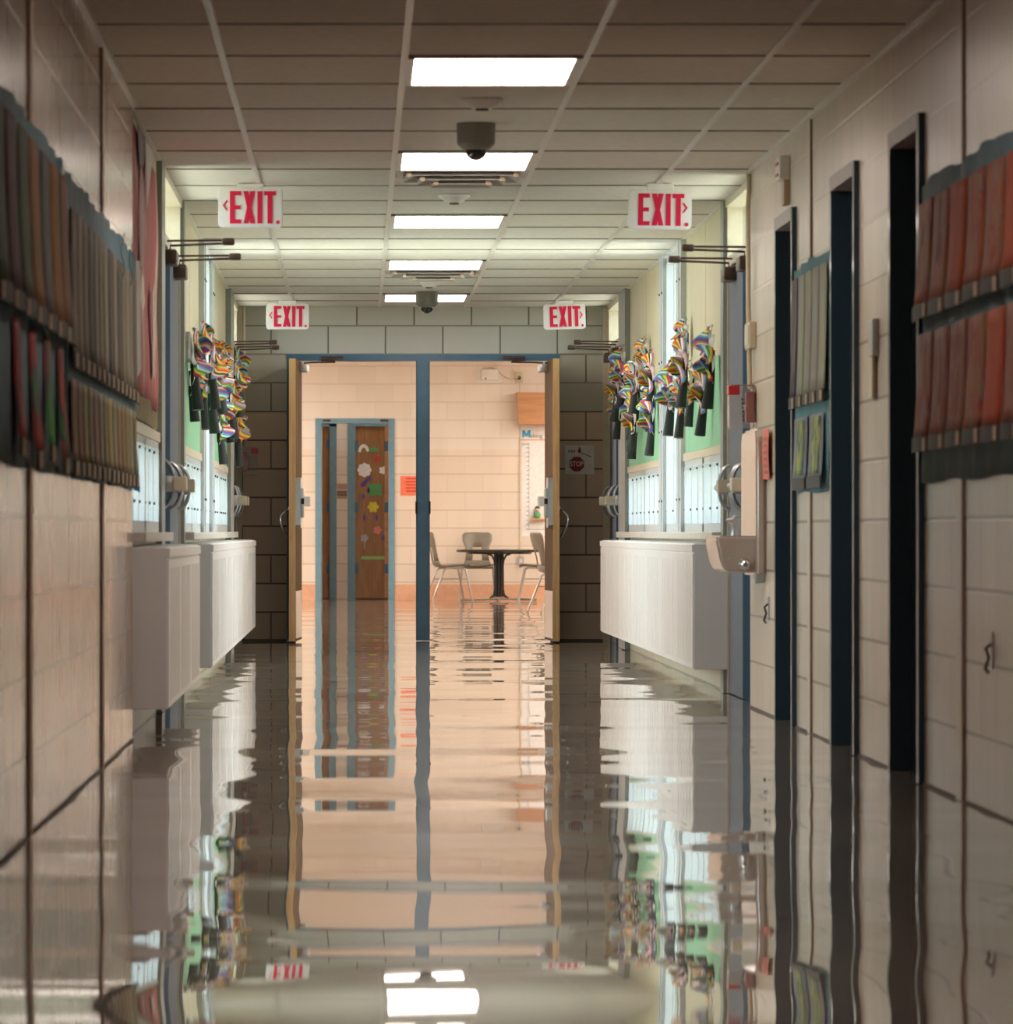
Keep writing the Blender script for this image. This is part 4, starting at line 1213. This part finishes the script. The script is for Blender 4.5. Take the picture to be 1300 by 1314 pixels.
for z in (.35, 1.05, 1.75):
    for x in (-.012, .33):
        bm = nb(); bx(bm, x-.012, x+.028, YI-.024, YI+.01, z-.055, z+.055); part('hinge', bm, 'blue_end', lf)
# decorations on the decorated door
M['dec_purple'] = plain('purple paper', (.12, .06, .32), .6); M['dec_green'] = plain('green paper', (.10, .34, .12), .6)
M['dec_red'] = plain('red paper', (.6, .04, .03), .6); M['dec_yellow'] = plain('yellow paper', (.75, .62, .05), .6); M['dec_pink'] = plain('pink paper', (.72, .22, .22), .6); M['dec_grey'] = plain('grey paper', (.38, .38, .42), .6); M['dec_lgreen'] = plain('pale green paper', (.28, .5, .16), .6)
def zi(py): return EYE+(682-py)/s2
def petals(bm, cx, cz, r, n, rp, y0, y1):
    for k in range(n):
        a = 2*PI*k/n
        prism(bm, disc_poly(cx+r*math.cos(a), cz+r*math.sin(a), rp, 10), y0-.0003*k, y1, 'XZ')
    prism(bm, disc_poly(cx, cz, r*.9, 12), y0-.001, y1, 'XZ')
YD = YI+.009
def deco(name, bm, m, lb):
    tag(obj(name, bm, m), lb, 'paper decoration', 'paper decorations on the brown door')
bm = nb()
c = (.078, 1.675); pts = []
for k in range(9):
    a = PI*k/8*.9+.2; pts.append((c[0]+.065*math.cos(a), c[1]+.10*math.sin(a)))
for k in range(8, -1, -1):
    a = PI*k/8*.9+.2; pts.append((c[0]+.032*math.cos(a), c[1]+.06*math.sin(a)))
prism(bm, pts, YD-.003, YD, 'XZ'); deco('paper_arch', bm, 'paper_white', 'white paper arch at the top of the decorated brown door')
bm = nb(); bx(bm, .14, .24, YD-.003, YD, 1.69, 1.73); prism(bm, [(.17, 1.73), (.19, 1.77), (.21, 1.73)], YD-.003, YD, 'XZ'); deco('paper_leaf', bm, 'dec_green', 'small green paper leaf at the top of the decorated brown door')
bm = nb(); petals(bm, .087, 1.478, .055, 8, .028, YD-.003, YD); deco('paper_flower', bm, 'paper_white', 'large white paper flower on the decorated brown door')
bm = nb(); prism(bm, [(.04, 1.32), (.15, 1.41), (.17, 1.37), (.13, 1.35), (.10, 1.30), (.05, 1.28)], YD-.002, YD, 'XZ'); deco('paper_shape', bm, 'dec_purple', 'purple paper shape under the large white flower')
bm = nb(); petals(bm, .225, 1.60, .018, 5, .018, YD-.003, YD); deco('paper_flower', bm, 'dec_red', 'small red paper flower near the top of the decorated door')
bm = nb(); petals(bm, .298, 1.475, .03, 5, .018, YD-.003, YD); deco('paper_flower', bm, 'paper_white', 'half hidden white paper flower at the right edge of the decorated door')
bm = nb(); bx(bm, .13, .28, YD-.003, YD, 1.19, 1.32); deco('paper_card', bm, 'dec_green', 'green paper card in the middle of the decorated door')
bm = nb(); petals(bm, .185, 1.055, .042, 6, .024, YD-.003, YD); deco('paper_flower', bm, 'dec_yellow', 'yellow and white paper flower below the green card')
bm = nb(); petals(bm, .235, .79, .028, 5, .020, YD-.003, YD); deco('paper_flower', bm, 'dec_pink', 'pink paper flower low on the decorated door')
bm = nb(); petals(bm, .085, .70, .028, 5, .020, YD-.003, YD); bx(bm, .081, .091, YD-.002, YD, .58, .69); deco('paper_flower', bm, 'dec_grey', 'grey paper flower with stem low on the decorated door')
bm = nb()
pts = [(.05, .455)]+[(.05+.265*k/12, .485+.012*(k % 2)) for k in range(13)]+[(.315, .455)]
prism(bm, pts, YD-.003, YD, 'XZ'); deco('paper_grass', bm, 'dec_lgreen', 'pale green paper grass strip near the bottom of the decorated door')
for q, (x, z) in enumerate(((.075, 1.17), (.085, .93), (.225, .93), (.30, .70), (.13, 1.24))):
    bm = nb(); prism(bm, [(x, z-.04), (x+.02, z), (x, z+.05), (x-.018, z)], YD-.003, YD, 'XZ')
    deco('paper_petal', bm, 'dec_purple', 'purple paper petal, %s on the decorated door' % ['left of the yellow flower', 'above the grey flower', 'above the pink flower', 'right of the pink flower', 'beside the green card'][q])
bm = nb(); bx(bm, -.228, -.112, YI-.003, YI, 1.15, 1.32)
t = tag(obj('picture', bm, paint('faces picture', [(.5,.3,.2), (.08,.05,.04), (.6,.4,.3), (.2,.1,.15)], 20, 20)), 'small picture of faces on the cream wall between the inner doors', 'picture')

# room lights (warm)
q = 0
RL = [(x, y) for y in (45, 49, 53, 57, 61, 64) for x in (-2.2, 3.5)]
for x, y in RL:
    w2 = .5 if abs(x) > 1 else .28
    t = empty('ceiling_light', (x, y, 2.75), 'warm ceiling light in the room beyond, out of view', 'ceiling light', 'warm ceiling lights of the room beyond')
    bm = nb(); bx(bm, x-w2, x+w2, y-.93, y+.93, 2.735, 2.752); part('light_frame', bm, 'tee', t)
    bm = nb(); bx(bm, x-w2+.04, x+w2-.04, y-.89, y+.89, 2.728, 2.736); part('light_diffuser', bm, 'lamp_room', t)
t = empty('ceiling_light', (0, 66.35, 2.75), 'ceiling light in the passage behind the back doorway, out of view', 'ceiling light')
bm = nb(); bx(bm, -.5, .5, 66.2, 66.5, 2.735, 2.752); part('light_diffuser', bm, emit('passage lamp', (1, .86, .72), 2.5), t)

# things on the back wall; scale there
sb = 7486/YB
def xb(px): return (px-458)/sb
def zb(py): return EYE+(682-py)/sb
t = empty('emergency_light', (xb(629), YB, zb(483)), 'white wall box with curved cord high on the back wall', 'wall box')
bm = nb(); bx(bm, xb(617), xb(640), YB-.10, YB, zb(489), zb(474), .01); part('box_body', bm, 'white', t)
bm = nb(); bx(bm, xb(612), xb(646), YB-.13, YB, zb(491.5), zb(489), .003)
bx(bm, xb(613), xb(617), YB-.05, YB, zb(489), zb(477), .004); bx(bm, xb(640), xb(645), YB-.05, YB, zb(489), zb(477), .004); part('box_shelf', bm, 'white', t)
bm = nb(); bx(bm, xb(622), xb(624), YB-.103, YB-.10, zb(487), zb(485)); part('indicator', bm, 'dec_red', t)
bm = nb()
cp = [(626, 474), (629, 472), (634, 473), (641, 478), (648, 484), (655, 487), (661, 486), (666, 484)]
tube(bm, [(xb(a), YB-.06, zb(b)) for a, b in cp], .007, 8); part('cord', bm, 'cream_pipe', t, smooth=True)
t = empty('wall_socket', (xb(667), YB, zb(484)), 'pale electrical socket high on the back wall at the end of the cord', 'socket', 'wall sockets')
bm = nb(); bx(bm, xb(662), xb(671), YB-.04, YB, zb(491), zb(477), .004); part('socket_box', bm, 'cream_trim', t)
bm = nb(); lathe(bm, [(.022, YB-.04), (.022, YB-.062), (.010, YB-.066)], xb(666), zb(485), 14, 'Y'); part('plug', bm, 'black', t)
bm = nb(); tube(bm, [(xb(667.5), YB-.01, zb(491)), (xb(667.5), YB-.01, zb(714))], .008, 8)
tag(obj('conduit', bm, 'cream_trim', smooth=True), 'thin cream conduit running down the back wall beside the number chart', 'conduit')
t = empty('wall_socket', (xb(668), YB, zb(720)), 'small grey electrical socket low on the back wall behind the table', 'socket', 'wall sockets')
bm = nb(); bx(bm, xb(664.5), xb(672), YB-.04, YB, zb(726), zb(714), .004); part('socket_box', bm, 'satin', t)
bm = nb(); bx(bm, xb(666.5), xb(670), YB-.043, YB-.04, zb(722), zb(717)); part('socket_face', bm, 'white', t)
t = empty('wooden_box', (xb(690), YB, zb(545)), 'orange varnished wooden box on the back wall above the Making banner', 'wooden box')
bm = nb(); prism(bm, [(xb(664.5), zb(545)), (xb(715), zb(545)), (xb(716), zb(505)), (xb(662.8), zb(505))], YB-.22, YB, 'XZ')
part('box_body', bm, 'wood_orange', t)
bm = nb(); bx(bm, xb(662), xb(717), YB-.225, YB, zb(505.5), zb(504)); part('box_lid', bm, 'wood_orange', t)
t = empty('banner', (xb(690), YB, zb(562)), 'white wall banner reading Making with a blue capital M', 'banner')
bm = nb(); bx(bm, xb(668), xb(722), YB-.004, YB, zb(563.5), zb(549)); part('banner_paper', bm, 'paper_white', t)
bm = nb(); bx(bm, xb(667), xb(723), YB-.008, YB, zb(565), zb(563.4)); part('banner_rail', bm, 'peach', t)
bm = nb(); mx0, mx1, mz0, mz1, ms_ = xb(670.2), xb(680.8), zb(561.3), zb(552), .024
prism(bm, L_rect(mx0, mx0+ms_, mz0, mz1), YB-.007, YB-.003); prism(bm, L_rect(mx1-ms_, mx1, mz0, mz1), YB-.0071, YB-.003)
mc = (mx0+mx1)/2
prism(bm, [(mx0, mz1), (mx0+ms_*1.2, mz1), (mc+ms_*.5, mz0+.01), (mc-ms_*.5, mz0+.01)], YB-.0072, YB-.003)
prism(bm, [(mx1-ms_*1.2, mz1), (mx1, mz1), (mc+ms_*.5, mz0+.01), (mc-ms_*.5, mz0+.01)], YB-.0073, YB-.003)
part('capital_letter', bm, 'ink_blue', t)
bm = text_bm('aking', .066, .002, xb(688.3), zb(559.3), YB-.006, xs=1.0); part('lettering', bm, 'ink_grey', t)
t = empty('number_chart', (xb(690), YB, zb(688)), 'tall white number line chart on the back wall, partly behind the open right door leaf', 'chart')
bm = nb(); bx(bm, xb(669.5), xb(716), YB-.004, YB, zb(688), zb(566)); part('chart_paper', bm, 'paper_white', t)
bm = nb()
bx(bm, xb(678.5), xb(679), YB-.006, YB-.003, zb(680), zb(569))
for k in range(19):
    z = zb(679-5.8*k); bx(bm, xb(675.5), xb(678.5), YB-.006, YB-.003, z-.004, z+.004)
bx(bm, xb(679), xb(716), YB-.006, YB-.003, zb(679.6), zb(679))
part('scale_lines', bm, 'ink_grey', t)
bm = text_bm('your', .045, .002, xb(674.5), zb(569.5), YB-.006, xs=1.0); part('lettering', bm, 'ink_grey', t)
t = empty('small_shelf', (xb(690), YB, zb(667)), 'little red wooden shelf on the number chart', 'shelf')
bm = nb(); bx(bm, xb(680), xb(699), YB-.10, YB-.004, zb(668), zb(665.5)); part('shelf_board', bm, 'wood_orange', t)
t = empty('toy_figure', (xb(689.5), YB-.05, zb(665.4)), 'small green and purple toy figure standing on the red shelf', 'toy')
bm = nb(); lathe(bm, [(.022, zb(665.4)), (.038, zb(663)), (.036, zb(659)), (.018, zb(656.5))], xb(689.5), YB-.05, 14); part('toy_body', bm, 'dec_green', t, smooth=True)
bm = nb(); lathe(bm, [(.006, zb(656.9)), (.026, zb(655)), (.028, zb(652.5)), (.008, zb(649.8))], xb(689.5), YB-.05, 14); part('toy_head', bm, 'tan_tab', t, smooth=True)
bm = nb(); lathe(bm, [(.030, zb(652.8)), (.027, zb(650.5)), (.008, zb(649))], xb(689.5), YB-.048, 14); part('toy_hair', bm, 'black', t, smooth=True)
bm = nb(); bx(bm, xb(685), xb(687.2), YB-.07, YB-.04, zb(662.5), zb(657.5), .004); part('toy_arm', bm, 'dec_purple', t)
t = empty('notice', (xb(524), YB, zb(622)), 'orange paper notice on the back wall beside the door mullion', 'notice')
bm = nb(); bx(bm, xb(513.8), xb(543), YB-.003, YB, zb(636), zb(611)); part('paper', bm, 'paper_orange', t)
bm = nb()
for k in range(5): bx(bm, xb(521-.8*(k % 2)), xb(540), YB-.005, YB-.002, zb(631-4*k), zb(629.3-4*k))
part('notice_lettering', bm, 'dec_red', t)

# table
tx, ty = (640.5-458)/115.7, 64.75
t = empty('round_table', (tx, ty, 0), 'low round dark table on a black pedestal in the room beyond', 'table')
bm = nb(); lathe(bm, [(.46, .545), (.475, .552), (.475, .568), (.465, .575)], tx, ty, 44); part('table_top', bm, 'table_top', t, smooth=True)
bm = nb(); lathe(bm, [(.36, .525), (.37, .545)], tx, ty, 32); part('table_apron', bm, 'table_top', t, smooth=True)
bm = nb()
for dx in (-.036, 0, .036):
    tube(bm, [(tx+dx, ty, .05), (tx+dx, ty, .525)], .020, 10)
for sx in (-1, 1):
    tube(bm, [(tx+sx*.045, ty, .40), (tx+sx*.052, ty, .46), (tx+sx*.08, ty, .51), (tx+sx*.13, ty, .528)], .012, 8)
    tube(bm, [(tx+sx*.045, ty, .12), (tx+sx*.055, ty, .07), (tx+sx*.10, ty, .03)], .014, 8)
part('pedestal', bm, 'black', t, smooth=True)
for a in (0, PI/2):
    c, s_ = math.cos(a), math.sin(a)
    bm = nb(); tube(bm, [(tx-.42*c, ty-.42*s_, .018), (tx, ty, .03), (tx+.42*c, ty+.42*s_, .018)], .014, 8); part('foot_bar', bm, 'chrome', t, smooth=True)

# school chairs: one-piece shell, chrome legs. local: faces -Y, seat at z .40
def make_chair():
    t = empty('school_chair', (0, 0, 0))
    # profile from the front lip over the seat and up the back
    prof = [(-.20, .375), (-.185, .392), (-.12, .395), (-.02, .385), (.08, .378), (.13, .385), (.165, .41), (.185, .45), (.197, .52), (.215, .60), (.235, .68), (.25, .745), (.256, .765)]
    wid = [.16, .18, .19, .19, .185, .175, .155, .135, .125, .135, .165, .165, .13]
    seat_bm, back_bm = nb(), nb()
    def P(i, u):
        y, z = prof[i]; w = wid[i]
        k = (2*u-1)
        dish = .018*(k*k) if i < 6 else 0
        fwd = -.030*(k*k) if i >= 6 else 0
        return (w*k, y+fwd, z+dish)
    nu = 10
    def build(bm, i0, i1, hole=None):
        g = {}
        for i in range(i0, i1+1):
            for j in range(nu+1): g[i, j] = bm.verts.new(P(i, j/nu))
        for i in range(i0, i1):
            for j in range(nu):
                if hole and hole[0] <= i < hole[1] and hole[2] <= j < hole[3]: continue
                bm.faces.new((g[i, j], g[i+1, j], g[i+1, j+1], g[i, j+1]))
        bmesh.ops.delete(bm, geom=[v for v in bm.verts if not v.link_faces], context='VERTS')
    build(seat_bm, 0, 7); build(back_bm, 7, 12, (7, 9, 3, 7))
    for nm, b_ in (('seat', seat_bm), ('backrest', back_bm)):
        o = obj(nm, b_, 'chair', t, smooth=True, solid=.010)
    for sx in (-1, 1):
        bm = nb(); tube(bm, [(sx*.155, .02, .372), (sx*.165, -.11, .372), (sx*.175, -.145, .355), (sx*.205, -.215, .012)], .0105, 8)
        lathe(bm, [(.014, .0), (.014, .02)], sx*.205, -.216, 8); obj('leg', bm, 'steel_leg', t, smooth=True)
        bm = nb(); tube(bm, [(sx*.155, -.02, .370), (sx*.165, .07, .370), (sx*.175, .10, .350), (sx*.20, .235, .012)], .0105, 8)
        lathe(bm, [(.014, .0), (.014, .02)], sx*.20, .236, 8); obj('leg', bm, 'steel_leg', t, smooth=True)
        bm = nb(); tube(bm, [(sx*.186, -.165, .25), (sx*.184, .145, .25)], .006, 6); obj('stretcher', bm, 'steel_leg', t, smooth=True)
    bm = nb(); tube(bm, [(-.155, -.05, .366), (.155, -.05, .366)], .009, 8); tube(bm, [(-.155, .04, .366), (.155, .04, .366)], .009, 8)
    obj('seat_frame', bm, 'steel_leg', t, smooth=True)
    return t
ch = make_chair()
def setc(o, x, y, rz, lb):
    o.location = (x, y, 0); o.rotation_euler = (0, 0, rz); o['label'] = lb; o['category'] = 'chair'; o['group'] = 'taupe school chairs in the room beyond'
setc(ch, (612.5-458)/114.3, 65.35, 0.0, 'taupe school chair behind the table, facing the corridor')
setc(dup(ch, (0,0,0)), (576-458)/115.5, 64.5, PI*.5+.22, 'taupe school chair left of the table, seen from the side')
setc(dup(ch, (0,0,0)), (690-458)/116, 64.45, -PI*.5, 'taupe school chair right of the table, mostly hidden by the nearer chair')
setc(dup(ch, (0,0,0)), (716-458)/135.0, 55.5, PI*.60, 'nearer taupe school chair beside the open right door leaf')

# ------------------------------------------------------------------ world: overcast daylight outside
w = bpy.data.worlds.new('World'); SC.world = w; w.use_nodes = True
nt = w.node_tree; nt.nodes.clear()
out = nt.nodes.new('ShaderNodeOutputWorld'); bg = nt.nodes.new('ShaderNodeBackground')
tc = nt.nodes.new('ShaderNodeTexCoord'); sp = nt.nodes.new('ShaderNodeSeparateXYZ')
nt.links.new(tc.outputs['Generated'], sp.inputs[0])
mr = nt.nodes.new('ShaderNodeMapRange'); nt.links.new(sp.outputs[2], mr.inputs[0])
mr.inputs[1].default_value = -.15; mr.inputs[2].default_value = .15
mx = ramp(nt, mr.outputs[0], [(0.35, (.56, .56, .46)), (0.6, (.84, .93, 1.0))])
nt.links.new(mx, bg.inputs[0]); bg.inputs[1].default_value = 5.6
nt.links.new(bg.outputs[0], out.inputs[0])

# ------------------------------------------------------------------ camera
cd = bpy.data.cameras.new('camera'); cam = bpy.data.objects.new('camera', cd); COL.objects.link(cam)
cam.location = (0, 0, EYE); cam.rotation_euler = (PI/2, 0, 0)
cd.sensor_fit = 'HORIZONTAL'; cd.sensor_width = 36; cd.lens = 7486/1300*36
cd.shift_x = (650-458)/1300; cd.shift_y = (682-657)/1300
cd.clip_start = .1; cd.clip_end = 300
cd.dof.use_dof = True; cd.dof.focus_distance = 38; cd.dof.aperture_fstop = 11
SC.camera = cam
SC.view_settings.view_transform = 'Standard'; SC.view_settings.look = 'None'
SC.view_settings.exposure = 1.22; SC.view_settings.gamma = 1; SC.view_settings.use_curve_mapping = False
SC.cycles.max_bounces = 14; SC.cycles.diffuse_bounces = 8; SC.cycles.glossy_bounces = 8; SC.cycles.transparent_max_bounces = 12
SC.cycles.sample_clamp_indirect = 8
